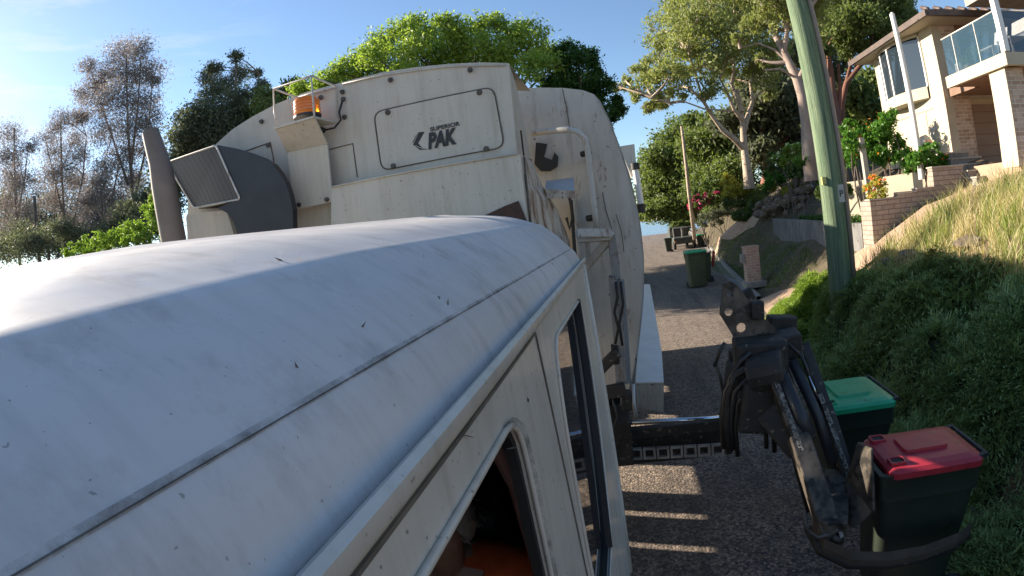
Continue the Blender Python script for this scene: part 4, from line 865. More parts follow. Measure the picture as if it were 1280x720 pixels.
# brick letterbox pillar
bp = thing('brick_pillar', 'short pink brick letterbox pillar at the corner of the lawn', 'pillar', (4.27, 17, -2.25))
q = MB(); q.box(4.06, 4.50, 16.8, 17.24, -2.35, -1.20); q.build('pillar_shaft', M['brickpillar'], bp)
q = MB(); q.box(4.04, 4.52, 16.78, 17.26, -1.20, -1.15); q.build('pillar_cap', M['brickpillar'], bp, bevel=.008)
q = MB(); q.box(3.98, 4.66, 16.70, 17.34, -2.45, -2.27); q.build('pillar_footing', M['conc'], bp, bevel=.02)
q = MB(); q.box(3.93, 4.055, 16.85, 17.15, -1.65, -1.38); q.build('mail_slot', M['conc'], bp, bevel=.02)

# ------------------------------------------------------------------ garden walls
def wallseg(name, label, pts, zb, zt, th, mat, cap=None):
    t = thing(name, label, 'wall', (pts[0][0], pts[0][1], zb)); q = MB(); c_ = MB()
    for i in range(len(pts)-1):
        a, b = np.array(pts[i], float), np.array(pts[i+1], float); d = unit(b-a); n_ = np.array([-d[1], d[0]])*th
        q.plate([[(a[0],a[1],zb),(b[0],b[1],zb),(b[0],b[1],zt[i+1]),(a[0],a[1],zt[i])]], (n_[0], n_[1], 0))
        if cap: c_.plate([[(a[0]-n_[0]*.12,a[1]-n_[1]*.12,zt[i]+.002),(b[0]-n_[0]*.12,b[1]-n_[1]*.12,zt[i+1]+.002),(b[0]-n_[0]*.12,b[1]-n_[1]*.12,zt[i+1]+.05),(a[0]-n_[0]*.12,a[1]-n_[1]*.12,zt[i]+.05)]], (n_[0]*1.24, n_[1]*1.24, 0))
    q.build('wall_face', mat, t)
    if cap: c_.build('coping', cap, t)
    return t
wallseg('retaining_wall', 'low weathered grey concrete wall along the top edge of the lawn', [(6.75,22.5),(6.1,17.5),(5.44,11.3)], -1.9, [-.50,-.52,-.56], .16, M['wallgrey'])
wallseg('retaining_wall', 'upper grey concrete wall behind the strap-leaved plants', [(8.1,21.5),(7.3,15.5),(6.35,11.6)], -1.2, [-.08,-.09,-.10], .14, M['wallgrey'])
st_w = thing('block_wall', 'stepped brown block wall beside the driveway with four levels', 'wall', (6.6, 10.75, -.9))
q = MB()
stair = [(5.45,-1.6),(7.92,-1.6),(7.92,.47),(7.08,.47),(7.08,.05),(6.62,.05),(6.62,.0),(6.12,.0),(6.12,-.09),(5.45,-.09)]
q.plate([[(x, 10.78, z) for x, z in stair]], (0, .20, 0)); q.box(5.45, 5.65, 10.98, 11.28, -1.6, -.09); q.build('wall_face', M['brickwall'], st_w)
q = MB()
for x0, x1, z in ((5.43,6.12,-.09),(6.12,6.62,.0),(6.62,7.08,.05),(7.06,7.94,.47)): q.box(x0, x1, 10.76, 11.0, z+.002, z+.035)
q.build('coping', M['step'], st_w)
wallseg('rendered_wall', 'cream rendered garden wall below the flowering shrubs, half in sunlight', [(5.95,13.3),(7.72,11.02)], -.8, [.40,.47], .18, M['cream'])
# rock wall
rk = thing('rock_wall', 'rough dark rock wall supporting the garden behind the lawn', 'wall', (6.9, 25, -1.4))
def rock(c, r, nm, mat, par=None, seed=0, sq=(1, 1, .75)):
    rg = np.random.default_rng(seed); bm = bmesh.new(); bmesh.ops.create_icosphere(bm, subdivisions=2, radius=1)
    dirs = unit(rg.normal(size=(9, 3))); cut = rg.uniform(.45, .85, 9)
    for v in bm.verts:
        p = np.array(v.co); 
        for d_, k_ in zip(dirs, cut):
            e = p @ d_
            if e > k_: p = p - d_*(e-k_)*.85
        v.co = Vector(p*r*np.array(sq))
    me = bpy.data.meshes.new(nm); bm.to_mesh(me); bm.free(); me.materials.append(mat); o = bpy.data.objects.new(nm, me); C.objects.link(o)
    L0 = Vector((c[0], c[1], c[2]+H)); 
    if par is not None: o.parent = par; L0 -= wl(par)
    o.location = L0; return o
k = 0
for px, py, Y, r in ((958,262,24,.42),(970,258,23.5,.45),(983,254,23,.42),(996,250,22.5,.4),(948,268,25,.42),(962,250,24.3,.38),(976,246,23.8,.4),(990,240,23,.42),(1003,238,22.5,.4),(1008,228,22.5,.36),(995,228,23.2,.38),(982,233,24,.36),(952,256,25.2,.4),(1000,258,22,.35),(968,268,24,.3),(985,266,23,.3),(975,252,23.4,.4),(988,246,23,.42),(1006,248,22.3,.4),(1012,236,22.2,.4),(964,256,24.2,.4),(956,270,24.6,.36),(946,262,25.4,.3),(1000,222,22.8,.36)):
    k += 1; rock(P(px, py, Y), r*.70, 'rock', M['stone'], rk, k, (1.15, 1, .8))
for i, (px, py, Y, r, lb_) in enumerate(((1176,172,12.4,.42,'largest pale boulder by the house corner'),(1160,182,12.3,.30,'small pale boulder left of the big one by the house'),(1187,182,12.0,.26,'narrow pale boulder at the top of the garden steps'))):
    tag(rock(P(px, py, Y), r, 'boulder', M['palestone'], None, 40+i, (1, 1, .95)), lb_, 'boulder', 'pale boulders by the house')
for i, (px, py, Y, r, lb_) in enumerate(((1215,330,6.9,.12,'flat brown rock poking out of the dry grass bank'),(1138,312,8.2,.10,'pale rock at the left end of the dry grass'),(1115,318,8.6,.09,'smaller rock left of the pale one in the dry grass'))):
    c = P(px, py, Y); tag(rock((c[0], c[1], float(hz(c[0], c[1]))+.12), r*1.6, 'rock', M['stone'], None, 60+i, (1.8, 1, .6)), lb_, 'rock', 'rocks in the dry grass bank')
# steps up to the house
gs = thing('garden_steps', 'concrete steps climbing from the driveway to the house', 'steps', (8.2, 10.6, -.2))
for i in range(6):
    q = MB(); x0 = 7.94; q.box(x0, 9.3 - .12*i, 10.05 + .30*i, 12.1, -.35 + .0*i, .06 + .155*i - .04); q.build('riser', M['conc'], gs)
    q = MB(); q.box(x0-.02, 9.32 - .12*i, 10.02 + .30*i, 10.36 + .30*i, .06 + .155*i - .038, .06 + .155*i); q.build('tread', M['step'], gs, bevel=.006)

# ------------------------------------------------------------------ the house
ho_ = thing('house', 'two-storey cream and brick house with a curved bay window and glass balcony', 'house', (11, 14, .8))
def hb_(nm, mat, *bx, par=ho_, bv=0):
    q = MB()
    for b in bx: q.box(*b)
    return q.build(nm, mat, par, bevel=bv)
X0, Y0, Y1 = 8.30, 11.6, 14.75; ZB, ZT = .70, 3.86
# west wall with the opening for the bay
q = MB(); q.plate([[(X0, Y0, ZB), (X0, Y1, ZB), (X0, Y1, ZT), (X0, Y0, ZT)], [(X0, 12.25, 2.25), (X0, 12.25, 3.80), (X0, 14.45, 3.80), (X0, 14.45, 2.25)]], (.22, 0, 0)); q.build('west_wall', M['cream'], ho_)
hb_('south_wall', M['brickhouse'], (X0+.222, 8.98, Y0, Y0+.22, ZB, ZT))
hb_('upper_wall', M['brickhouse'], (13.6, 18, Y0, Y0+.2, 2.35, ZT)); hb_('north_wall', M['cream'], (X0+.22, 18, Y1-.2, Y1, ZB, ZT)); hb_('east_wall', M['cream'], (17.8, 18, Y0+.2, Y1-.2, ZB, ZT))
hb_('corner_pilaster', M['cream'], (X0-.03, X0-.002, Y0, Y0+.55, ZB, ZT)); hb_('corner_pilaster', M['cream'], (X0-.04, X0-.002, 14.5, Y1, ZB, ZT))
hb_('floor_slab', M['cream'], (X0+.25, 17.7, Y0+.1, Y1-.3, 2.1, 2.28)); hb_('inner_wall', M['dark'], (X0+1.6, 17.7, 13.4, 13.5, 2.3, ZT-.1))
# curved bay: sill, glass panes, mullions
yc, hw, bul = 13.35, 1.12, .34
def bay(t): a = -1 + 2*t; return (X0 - .02 - bul*(1-a*a), yc + hw*a)
bl = [bay(i/16) for i in range(17)]
q = MB(); q.loft([[(x, y, 2.24) for x, y in bl], [(x-.03, y, 2.24) for x, y in bl], [(x-.03, y, 2.52) for x, y in bl], [(x+.04, y, 2.52) for x, y in bl]]); q.loft([[(X0, y, 2.22) for x, y in bl], [(x-.03, y, 2.24) for x, y in bl]])
q.loft([[(X0+.25, y, 2.50) for x, y in bl], [(x+.04, y, 2.52) for x, y in bl]]); q.build('bay_sill', M['cream'], ho_)
q = MB(); q.loft([[(x-.02, y, 3.77) for x, y in bl], [(x-.02, y, 3.85) for x, y in bl], [(X0+.1, y, 3.85) for x, y in bl]]); q.build('bay_head', M['cream'], ho_)
bf = thing('x', None, None, (0, 0, 0)); bpy.data.objects.remove(bf)
for i in range(4):
    a, b = bay(i/4), bay((i+1)/4); q = MB(); q.plate([[(a[0]+.02, a[1], 2.52), (b[0]+.02, b[1], 2.52), (b[0]+.02, b[1], 3.78), (a[0]+.02, a[1], 3.78)]], (.01, 0, 0)); q.build('bay_pane', M['houseglass'], ho_)
for i in range(5):
    a = bay(i/4); q = MB(); q.box(a[0]-.02, a[0]+.045, a[1]-.025, a[1]+.025, 2.52, 3.78); q.build('mullion', M['white'], ho_)
q = MB()
for y in (12.55, 13.3, 14.1): q.box(X0-.012, X0-.002, y, y+.03, ZB, 1.98)
for zz_ in (1.96,): q.box(X0-.016, X0-.002, 12.2, 14.5, zz_, zz_+.03)
q.build('panel_batten', M['step'], ho_)
# upper sliding windows behind the balcony
for i, x in enumerate((9.0, 10.15, 11.3, 12.45)):
    q = MB(); q.box(x+.04, x+1.11, Y0+.06, Y0+.08, 2.34, 3.78); w_ = q.build('balcony_window', M['houseglass'], ho_)
    q = MB(); q.box(x-.005, x+.035, Y0+.02, Y0+.11, 2.30, 3.66); q.build('window_frame', M['step'], w_)
hb_('window_head', M['brownwood'], (8.98, 13.6, Y0+.0, Y0+.2, 3.66, ZT))
# lower storey: brick return, garage doors
hb_('brick_return', M['brickhouse'], (8.985, 9.05, Y0+.02, Y0+.24, .45, 2.1))
for x in (9.05, 11.9):
    q = MB(); q.box(x, x+2.55, Y0+.30, Y0+.34, .45, 1.98); g_ = q.build('garage_door', M['garage'], ho_)
    for kz in range(5): q = MB(); q.box(x, x+2.55, Y0+.290, Y0+.298, .70 + kz*.27, .715 + kz*.27); q.build('door_groove', M['brownwood'], g_)
hb_('lower_wall', M['brickhouse'], (11.6, 11.9, Y0+.05, Y0+.35, .45, 2.1), (14.45, 17.8, Y0+.05, Y0+.3, .45, 2.1)); hb_('garage_lintel', M['cream'], (9.05, 14.45, Y0+.28, Y0+.40, 1.98, 2.1))
hb_('terrace_floor', M['drive'], (8.2, 15, 8.55, Y0+.3, .1, .44))
# balcony
XB, YBc = 7.66, 8.50
hb_('balcony_slab', M['cream'], (XB, XB+.12, YBc, 10.57, 2.12, 2.36), (XB+.12, 15, YBc, YBc+.12, 2.12, 2.36)); hb_('balcony_deck', M['brownwood'], (XB+.12, 15, YBc+.12, 10.57, 2.14, 2.30), (8.56, 15, 10.57, 11.58, 2.14, 2.30), (8.42, 8.56, 10.57, 11.58, 2.12, 2.36))
q = MB(); q.box(XB+.05, XB+.062, YBc+.06, 10.5, 2.38, 3.16); q.box(XB+.07, 15, YBc+.05, YBc+.062, 2.38, 3.16); bg2 = q.build('balustrade', M['balglass'], ho_)
q = MB(); q.tube([(XB+.056, 10.52, 3.17), (XB+.056, YBc+.056, 3.17), (15, YBc+.056, 3.17)], .018, 8); q.build('handrail', M['rail'], bg2, smooth=True)
for y in (9.3, 10.1): q = MB(); q.box(XB+.04, XB+.075, y, y+.02, 2.36, 3.16); q.build('glass_post', M['rail'], bg2)
hb_('balcony_post', M['white'], (XB-.0, XB+.12, YBc-.02, YBc+.10, 2.37, 4.3))
hb_('brick_column', M['brickhouse'], (7.76, 8.2, 8.70, 9.18, .3, 2.115)); hb_('column_render', M['cream'], (7.735, 7.757, 8.695, 9.185, .3, 2.112))
hb_('brick_column', M['brickhouse'], (11.6, 12.0, 8.7, 9.15, .3, 2.115))
# roof: eaves, gutter, tiles
q = MB(); e0 = [(7.78, 15.3, 3.90), (7.78, 10.95, 3.90), (16, 10.95, 3.90), (18.6, 10.95, 3.90), (18.6, 15.3, 3.90)]
ridge = [(10.0, 13.1, 4.85), (16.4, 13.1, 4.85)]
q.v = [tuple(e0[0]), tuple(e0[1]), tuple(e0[3]), tuple(e0[4]), ridge[0], ridge[1]]; q.v = [(x, y, z+.10) if i < 4 else (x, y, z) for i, (x, y, z) in enumerate(q.v)]
q.f = [(0, 1, 4), (1, 2, 5, 4), (2, 3, 5), (3, 0, 4, 5)]; rf_ = q.build('roof', M['tile'], ho_)
q = MB()
for i in range(24): x = 7.85 + i*.36; q.tube([(x, 10.93, 4.02), (x + .1, 11.3, 4.19)], .05, 8)
q.build('tile_course', M['tile'], rf_, smooth=True)
hb_('soffit', M['cream'], (7.80, 18.55, 10.97, 15.25, 3.865, 3.90)); hb_('gutter', M['tile'], (7.72, 7.80, 10.89, 15.35, 3.86, 4.0), (7.80, 18.6, 10.87, 10.97, 3.86, 4.0))
hb_('porch_roof', M['step'], (8.9, 15, 8.2, 10.86, 4.06, 4.22)); hb_('porch_beam', M['white'], (XB-.02, 15, YBc-.03, YBc+.11, 4.30, 4.42), (XB-.02, XB+.12, YBc+.11, 10.86, 4.30, 4.42))
# things on the balcony
for i, (x, y, lb_) in enumerate(((8.35, 9.6, 'pale outdoor chair nearest the middle of the glass balcony'), (8.3, 8.95, 'pale outdoor chair at the right end of the glass balcony'))):
    t = thing('outdoor_chair', lb_, 'chair', (x, y, 2.30), 'chairs on the balcony')
    q = MB(); q.box(x-.22, x+.22, y-.22, y+.22, 2.70, 2.74); q.build('seat', M['white'], t, bevel=.01)
    q = MB(); q.plate([[(x+.2, y-.22, 2.74), (x+.2, y+.22, 2.74), (x+.32, y+.22, 3.12), (x+.32, y-.22, 3.12)]], (.02, 0, 0)); q.build('backrest', M['white'], t)
    for a in (-1, 1):
        for b in (-1, 1): q = MB(); q.tube([(x+a*.2, y+b*.2, 2.70), (x+a*.22, y+b*.22, 2.31)], .014, 6); q.build('leg', M['rail'], t)
t = thing('potted_plant', 'light green potted plant behind the balcony glass', 'potted plant', (8.15, 10.15, 2.30))
q = MB(); q.tube([(8.15, 10.25, 2.305), (8.15, 10.25, 2.55)], [.10, .15], 14); q.build('pot', M['palestone'], t, smooth=True, autos=50)
fastmesh('foliage', leaf_quads(clumpcloud([(8.15, 10.25, 2.75, .24)], 350, .3, .9, 12), .11, .03), 4, LM['bright'], t)
t = thing('planter_pot', 'small white pot at the left end of the balcony', 'pot', (8.0, 10.42, 2.30)); q = MB(); q.tube([(8.0, 10.42, 2.305), (8.0, 10.42, 2.5), (8.0, 10.42, 2.62)], [.08, .11, .10], 12); q.build('pot', M['white'], t, smooth=True, autos=50)
# white pole in the garden, timber post
q = MB(); a, b = np.array(P(1149, 196, 11.4)), np.array(P(1115, 18, 11.4)); bb_ = a + (b-a); q.tube([a - np.array([0, 0, .5]), a, bb_], [.075, .07, .06], 14); q.tube([bb_, bb_ + np.array([0, 0, .05])], [.066, .02], 14); tag(q.build('flagpole', M['white'], smooth=True, autos=50), 'slim white pole rising in front of the curved bay window', 'pole')
q = MB(); a, b = np.array(P(1084, 224, 12)), np.array(P(1076, 172, 12)); q.beam(a - np.array([0, 0, .4]), b, .12, .12, (0, 1, 0)); tag(q.build('timber_post', M['step'], bevel=.01), 'short grey timber post among the orange flowers', 'post')
q = MB(); a, b = np.array(P(50, 330, 30)), np.array(P(43, 245, 30)); q.tube([a - np.array([0, 0, 4]), a, b], [.2, .19, .16], 10); tag(q.build('timber_post', M['barkdark'], smooth=True), 'bare dark post among the left-hand trees', 'post')

# ------------------------------------------------------------------ trees on the right
gumtrunk = [P(934,212,30), P(931,190,30), P(929,166,30), P(927,140,30.3), P(921,112,30.5)]
limbs = [([P(930,186,30), P(916,172,29.6), P(903,162,29.3), P(891,146,29), P(880,128,28.8), P(862,110,28.6)], .20, .07),
         ([P(929,166,30), P(934,148,30.4), P(941,126,30.7), P(938,104,31), P(944,84,31)], .18, .06),
         ([P(928,150,30), P(918,138,29.5), P(910,118,29.2), P(900,98,29)], .13, .05),
         ([P(925,140,30), P(903,138,29), P(880,136,28.6), P(855,127,28.2), P(838,130,28), P(815,122,27.8)], .06, .02),
         ([P(927,140,30), P(915,105,30.4), P(918,80,30.6), P(912,55,31)], .14, .05), ([P(880,128,28.8), P(868,90,28.6), P(858,60,28.6)], .08, .03)]
gc = PC(30, [(828,38,22),(850,28,26),(875,20,28),(905,12,30),(935,8,28),(960,18,24),(838,62,20),(860,55,26),(888,48,28),(915,42,28),(945,38,26),(818,82,17),(800,92,13),(784,100,10),(812,104,18),(835,95,20),(858,88,22),(884,80,24),(822,122,14),(806,132,11),(795,118,9),(848,112,14),(905,72,24),(932,68,24),(955,62,20),(890,108,16),(910,98,16),(955,92,18),(968,70,18),(850,8,20),(880,-8,24),(915,-12,26),(945,-10,24),(772,108,8),(826,130,12),(872,30,20),(960,110,14)], 2.4)
tree('gum_tree', 'large pale-trunked gum tree with a wide light crown, its trunk forking low', P(937,236,30), gumtrunk, gc, LM['gum'], M['bark'], 1000, (.28, .085), cat='tree', r0=.26, r1=.10, spread=.24, subs=13, limbs=limbs, droop=.35)
t2 = [P(1010,180,18), P(1008,150,18), P(1003,120,18), P(996,98,18), P(986,78,18.3), P(976,58,18.6), P(966,36,19)]
l2 = [([P(998,102,18), P(1008,80,17.6), P(1014,50,17.4), P(1012,10,17.2), P(1010,-30,17)], .12, .06), ([P(986,78,18.3), P(968,62,18.6), P(948,54,18.8), P(926,60,19)], .06, .02), ([P(976,58,18.6), P(962,30,19), P(950,0,19.4), P(946,-30,19.6)], .13, .05), ([P(980,66,18.4), P(984,40,18.2), P(976,10,18.2), P(974,-30,18)], .10, .04), ([P(996,98,18), P(975,86,17.6), P(955,88,17.4)], .05, .02)]
g2 = PC(18, [(985,22,20),(1005,30,18),(1020,12,18),(965,5,18),(942,30,14),(1000,-5,24),(960,-18,22),(1030,-15,22),(925,48,11),(1022,48,13),(950,75,9),(985,-30,24)], 1.6)
tree('gum_tree', 'gum tree with a leaning pinkish trunk just left of the power pole', P(1016,226,18), t2, g2, LM['gum'], M['barkgrey'], 1100, (.19, .055), r0=.23, r1=.10, spread=.24, subs=13, limbs=l2, droop=.35)
t3 = [P(1043,140,24), P(1040,110,24), P(1038,85,24), P(1034,60,24)]
l3 = [([P(1052,172,24.4), P(1052,130,24.4), P(1058,104,24.4), P(1075,82,24), P(1098,62,23.6), P(1118,44,23.2)], .20, .05), ([P(1058,104,24.4), P(1064,78,24.2), P(1066,50,24)], .12, .04), ([P(1040,110,24), P(1028,88,24), P(1022,64,24)], .10, .04), ([P(1075,82,24), P(1088,60,24), P(1092,34,24)], .08, .03), ([P(1047,150,24.2), P(1050,110,24.1), P(1048,80,24)], .16, .06)]
g3 = PC(24, [(1036,38,18),(1055,30,20),(1078,24,22),(1098,18,20),(1112,40,14),(1125,24,12),(1062,55,16),(1085,48,16),(1030,14,18),(1052,5,20),(1080,-6,24),(1110,-4,20),(1130,4,14),(1024,62,12),(1100,66,10),(1136,14,8)], 2)
tree('gum_tree', 'many-stemmed gum tree between the power pole and the house', P(1046,178,24), t3, g3, LM['gumd'], M['barkred'], 2000, (.24, .08), r0=.24, r1=.09, spread=.28, subs=16, limbs=l3, droop=.3)
bgr = 'dense trees behind the garden'
for i, (lst, Y, lm, bm_, base, lab, n) in enumerate((
    ([(820,196,17),(836,180,18),(852,164,18),(824,218,20),(842,205,22),(862,190,22),(818,242,20),(838,238,24),(858,228,24),(822,262,15),(846,262,20),(866,258,22),(880,240,22),(868,168,16),(812,268,8),(800,272,7)], 56, 'gumd', 'barkdark', (850, 292), 'leafy green tree hanging over the water at the end of the road', 900),
    ([(884,176,22),(902,156,20),(886,205,24),(906,188,24),(900,226,24),(878,228,18),(918,214,22),(894,246,22),(866,150,10),(872,182,18)], 48, 'gumd', 'barkdark', (892, 262), 'mid-green tree behind the forked gum, left of its trunk', 900),
    ([(918,150,20),(940,130,20),(962,118,22),(985,110,22),(1000,130,20),(950,158,22),(974,150,24),(996,165,20),(944,188,18),(1000,192,18),(966,190,14),(940,110,18),(962,96,18)], 38, 'casg', 'barkred', (958, 232), 'dark tree with reddish branching stems between the two pale trunks', 800),
    ([(1072,120,16),(1090,108,16),(1094,134,16),(1076,148,16),(1060,140,14),(1030,130,14),(1028,160,14),(1100,160,14),(1082,170,16)], 32, 'gumd', 'barkdark', (1080, 190), 'dark low tree filling the gap left of the house', 800),
    ([(990,70,18),(1012,90,18),(1030,110,18),(1022,60,20),(1045,75,18)], 42, 'casg', 'barkdark', (1016, 200), 'shadowy tree seen between the gum trunks behind the power pole', 700))):
    b = P(*base, Y); cl = PC(Y, lst, 2.5); mid = np.mean([c[:3] for c in cl], 0)
    lim = []
    if i == 2: lim = [([P(958,215,Y), P(948,192,Y), P(940,170,Y)], .3, .12), ([P(958,215,Y), P(966,188,Y), P(978,160,Y)], .3, .10), ([P(960,205,Y), P(975,180,Y-1), P(992,165,Y-1)], .2, .08), ([P(955,190,Y-1), P(952,160,Y-1), P(956,130,Y-1)], .2, .08)]
    tree('dense_tree', lab, b, [b*.5 + mid*.5 + np.array([0, 0, -.5]), mid], cl, LM[lm], M[bm_], int(n*2.2), (.46, .19), bgr, r0=.35, r1=.10, spread=.34, subs=18, limbs=lim)

# ------------------------------------------------------------------ shrubs and garden plants on the right
def shrub(name, label, lst, Y, lm, per, leaf, cat='shrub', group=None, flowers=None, dY=.5, subs=10, stems=True):
    cl = PC(Y, lst, dY); a = np.array(cl); c = a[:, :3].mean(0); gz = float(hz(c[0], c[1])); gz = min(gz, a[:, 2].min())
    t = thing(name, label, cat, (c[0], c[1], gz), group)
    if stems:
        q = MB()
        for x, y, z, r in cl: branch_to(q, (c[0]+rng.uniform(-.1,.1), c[1], gz-.05), (x, y, z), .025, .008, 5)
        q.build('stem', M['twig'], t, smooth=True)
    fastmesh('foliage', leaf_quads(clumpcloud(cl, per, .22, .85, subs), *leaf), 4, LM[lm], t)
    if flowers:
        fm, n, sz = flowers; pts = clumpcloud([(x, y, z+r*.25, r*1.02) for x, y, z, r in cl], n, .12, .85, 8); tag(fastmesh('flowers', leaf_quads(pts, sz, sz*.7), 4, LM[fm], t), kind='stuff')
    return t
shrub('flowering_shrub', 'orange-flowered garden shrub left of the timber post', [(1066,176,14),(1078,168,13),(1070,196,13),(1090,190,12),(1060,158,10)], 12.6, 'lush', 700, (.11, .05), flowers=('redf', 7, .09))
shrub('garden_shrub', 'tall glossy green shrub below the left end of the bay window', [(1096,160,14),(1108,150,13),(1090,178,14),(1112,176,15),(1102,196,14),(1124,190,13)], 12.9, 'lush', 750, (.11, .05), flowers=('redf', 3, .09))
shrub('garden_shrub', 'bright bushy shrub at the foot of the slim white pole', [(1132,194,12),(1148,198,12),(1160,190,12),(1140,208,10),(1166,204,11),(1176,200,8)], 11.7, 'lush', 750, (.09, .045), flowers=('redf', 3, .07))
shrub('potted_shrub', 'yellow and red leaved shrub on the block wall coping', [(1092,226,8),(1102,232,8),(1086,240,9),(1098,246,9),(1090,250,8)], 11.1, 'yellowg', 420, (.07, .035), flowers=('redf', 40, .06))
shrub('bougainvillea', 'bright pink bougainvillea below the green trees', [(866,262,7),(876,256,8),(886,250,8),(896,240,6),(872,250,6)], 40, 'bush', 420, (.22, .12), flowers=('pink', 110, .22))
shrub('garden_shrub', 'pale-flowering shrub left of the pinkish gum trunk', [(982,192,10),(992,186,10),(974,200,9),(998,198,9)], 22, 'bright', 500, (.14, .06), flowers=('whitef', 60, .12))
shrub('garden_shrub', 'brownish olive shrub left of the pale-flowering one', [(960,206,10),(968,196,9),(978,212,10),(990,212,9)], 23, 'bush', 500, (.14, .06))
shrub('garden_shrub', 'yellow-green bush at the foot of the forked gum', [(908,226,9),(918,234,10),(926,244,9),(936,240,8),(912,240,9)], 31, 'yellowg', 500, (.2, .08))
shrub('garden_shrub', 'dark rounded bush under the forked gum to its right', [(950,238,9),(958,246,9),(944,250,9)], 29, 'gumd', 500, (.2, .08))
shrub('garden_shrub', 'grey-green bush spilling to the path below the bougainvillea', [(888,268,10),(900,262,10),(912,262,10),(880,276,9),(898,276,9),(916,256,10),(930,262,10)], 34, 'casg', 500, (.2, .06))
shrub('garden_shrub', 'olive bush behind the bougainvillea', [(876,238,11),(890,230,10),(862,246,10)], 44, 'bush', 500, (.25, .1))
shrub('garden_shrub', 'yellowish low bush above the rock wall', [(984,238,7),(994,232,7),(1000,226,7)], 23.5, 'yellowg', 350, (.13, .06))
for k_, (lst, Y, lm, lb_) in enumerate((
    ([(940,262,9),(932,270,8),(946,272,7),(922,270,8)], 29, 'bush', 'low olive shrub between the pale path and the rocks'),
    ([(1022,214,10),(1032,206,10),(1040,216,9),(1028,226,8)], 19, 'lush', 'leafy green shrub behind the power pole'),
    ([(1044,196,11),(1052,206,10),(1040,184,10),(1056,190,9)], 15, 'gumd', 'dark shrub right of the power pole, before the orange flowers'),
    ([(968,222,9),(976,226,8),(986,222,8),(960,232,7)], 24, 'lush', 'dark green shrub above the middle of the rock wall'),
    ([(1000,216,8),(1008,212,8),(994,212,8)], 20, 'bush', 'small olive shrub hiding the foot of the pinkish gum'),
    ([(918,252,8),(928,252,8),(910,250,8),(938,252,8),(946,244,8)], 31, 'gumd', 'dark green underplanting in front of the forked gum'),
    ([(1040,240,7),(1056,238,7),(1072,238,7),(1026,240,7)], 13.4, 'bush', 'row of low brownish plants on the upper terrace'),
    ([(854,284,7),(846,280,7),(862,280,7)], 50, 'gumd', 'dark scrub behind the parked utility'))):
    shrub('garden_shrub', lb_, lst, Y, lm, 600, (.09 + .004*Y, .04 + .002*Y))
def strapplant(name, label, c, n, ln, wd, lm='strap', up=.8, group=None, cat='plant'):
    c = np.array(c, float); az = rng.uniform(0, 2*math.pi, n); ts = []; 
    d0 = np.stack([np.cos(az), np.sin(az), np.full(n, up)*rng.uniform(.5, 1.6, n)], 1); d0 = unit(d0); l = ln*rng.uniform(.6, 1.1, (n, 1)); s = unit(np.cross(d0, [0, 0, 1]))*wd/2
    b = c + np.stack([rng.normal(size=n)*.06, rng.normal(size=n)*.06, np.zeros(n)], 1); m_ = b + d0*l*.6; e = m_ + (d0*.8 + np.array([0, 0, -.7]))*l*.45
    q1 = np.stack([b-s*.6, b+s*.6, m_+s, m_-s], 1); q2 = np.stack([m_-s, m_+s, e+s*.1, e-s*.1], 1); V = np.concatenate([q1, q2], 1).reshape(-1, 3)
    o = fastmesh(name, V, 4, LM[lm], None, tuple(c)); return tag(o, label, cat, group)
for i, (x, y) in enumerate([(5.75, 12.2), (5.95, 12.9), (6.1, 13.7), (6.2, 14.5), (6.35, 15.4), (6.5, 16.3), (6.65, 17.2), (6.8, 18.2), (6.95, 19.2), (6.15, 12.3), (6.5, 14.0), (6.9, 16.9)]):
    strapplant('strap_plant', 'dark strap-leaved plant in the bed between the two grey retaining walls', (x, y, -.66), 90, .55, .035, group='strap plants in the walled bed')
strapplant('spiky_plant', 'dark spiky plant at the foot of the pinkish gum trunk', P(1000, 208, 17.5), 60, .7, .05, up=1.1)
strapplant('spiky_plant', 'spiky succulent above the rock wall', P(962, 226, 25), 70, 1.1, .09, up=1.1)
strapplant('spiky_plant', 'yellowish spiky plant on the lowest rocks', P(966, 240, 24), 60, .9, .07, 'yellowg', up=1.0)

# ------------------------------------------------------------------ trees on the left and behind the truck
cas = 'sparse tall trees on the left'
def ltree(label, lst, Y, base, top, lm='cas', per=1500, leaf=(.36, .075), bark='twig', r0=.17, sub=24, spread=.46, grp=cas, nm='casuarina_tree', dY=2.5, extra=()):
    b = np.array(P(*base, Y)); b[2] = -2.7; t = P(*top, Y); cl = PC(Y, lst, dY)
    return tree(nm, label, b, [b*.6 + np.array(t)*.4, b*.25 + np.array(t)*.75, t], cl, LM[lm], M[bark], per, leaf, grp, r0=r0, r1=.07, spread=spread, subs=sub, droop=.1, limbs=[([P(*a, Y) for a in pts], .14, .05) for pts in extra])
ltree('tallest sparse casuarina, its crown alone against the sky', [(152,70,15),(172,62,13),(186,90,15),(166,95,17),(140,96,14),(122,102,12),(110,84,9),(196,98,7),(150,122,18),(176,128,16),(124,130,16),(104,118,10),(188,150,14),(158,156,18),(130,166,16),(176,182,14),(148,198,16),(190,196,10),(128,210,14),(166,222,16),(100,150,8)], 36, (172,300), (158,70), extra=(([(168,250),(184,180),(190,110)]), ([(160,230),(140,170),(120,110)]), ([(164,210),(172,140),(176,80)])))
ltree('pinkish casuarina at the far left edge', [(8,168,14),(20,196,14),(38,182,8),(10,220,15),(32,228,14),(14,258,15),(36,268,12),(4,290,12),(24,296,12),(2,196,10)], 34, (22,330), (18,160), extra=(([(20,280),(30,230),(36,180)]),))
ltree('leaning casuarina second from the left edge', [(62,168,11),(78,150,12),(70,192,14),(92,176,12),(84,210,14),(58,222,12),(96,232,14),(70,250,14),(100,196,10),(110,260,13),(86,276,12),(98,146,9)], 38, (84,330), (76,145), extra=(([(84,290),(70,230),(58,180)]), ([(90,290),(104,220),(108,170)])))
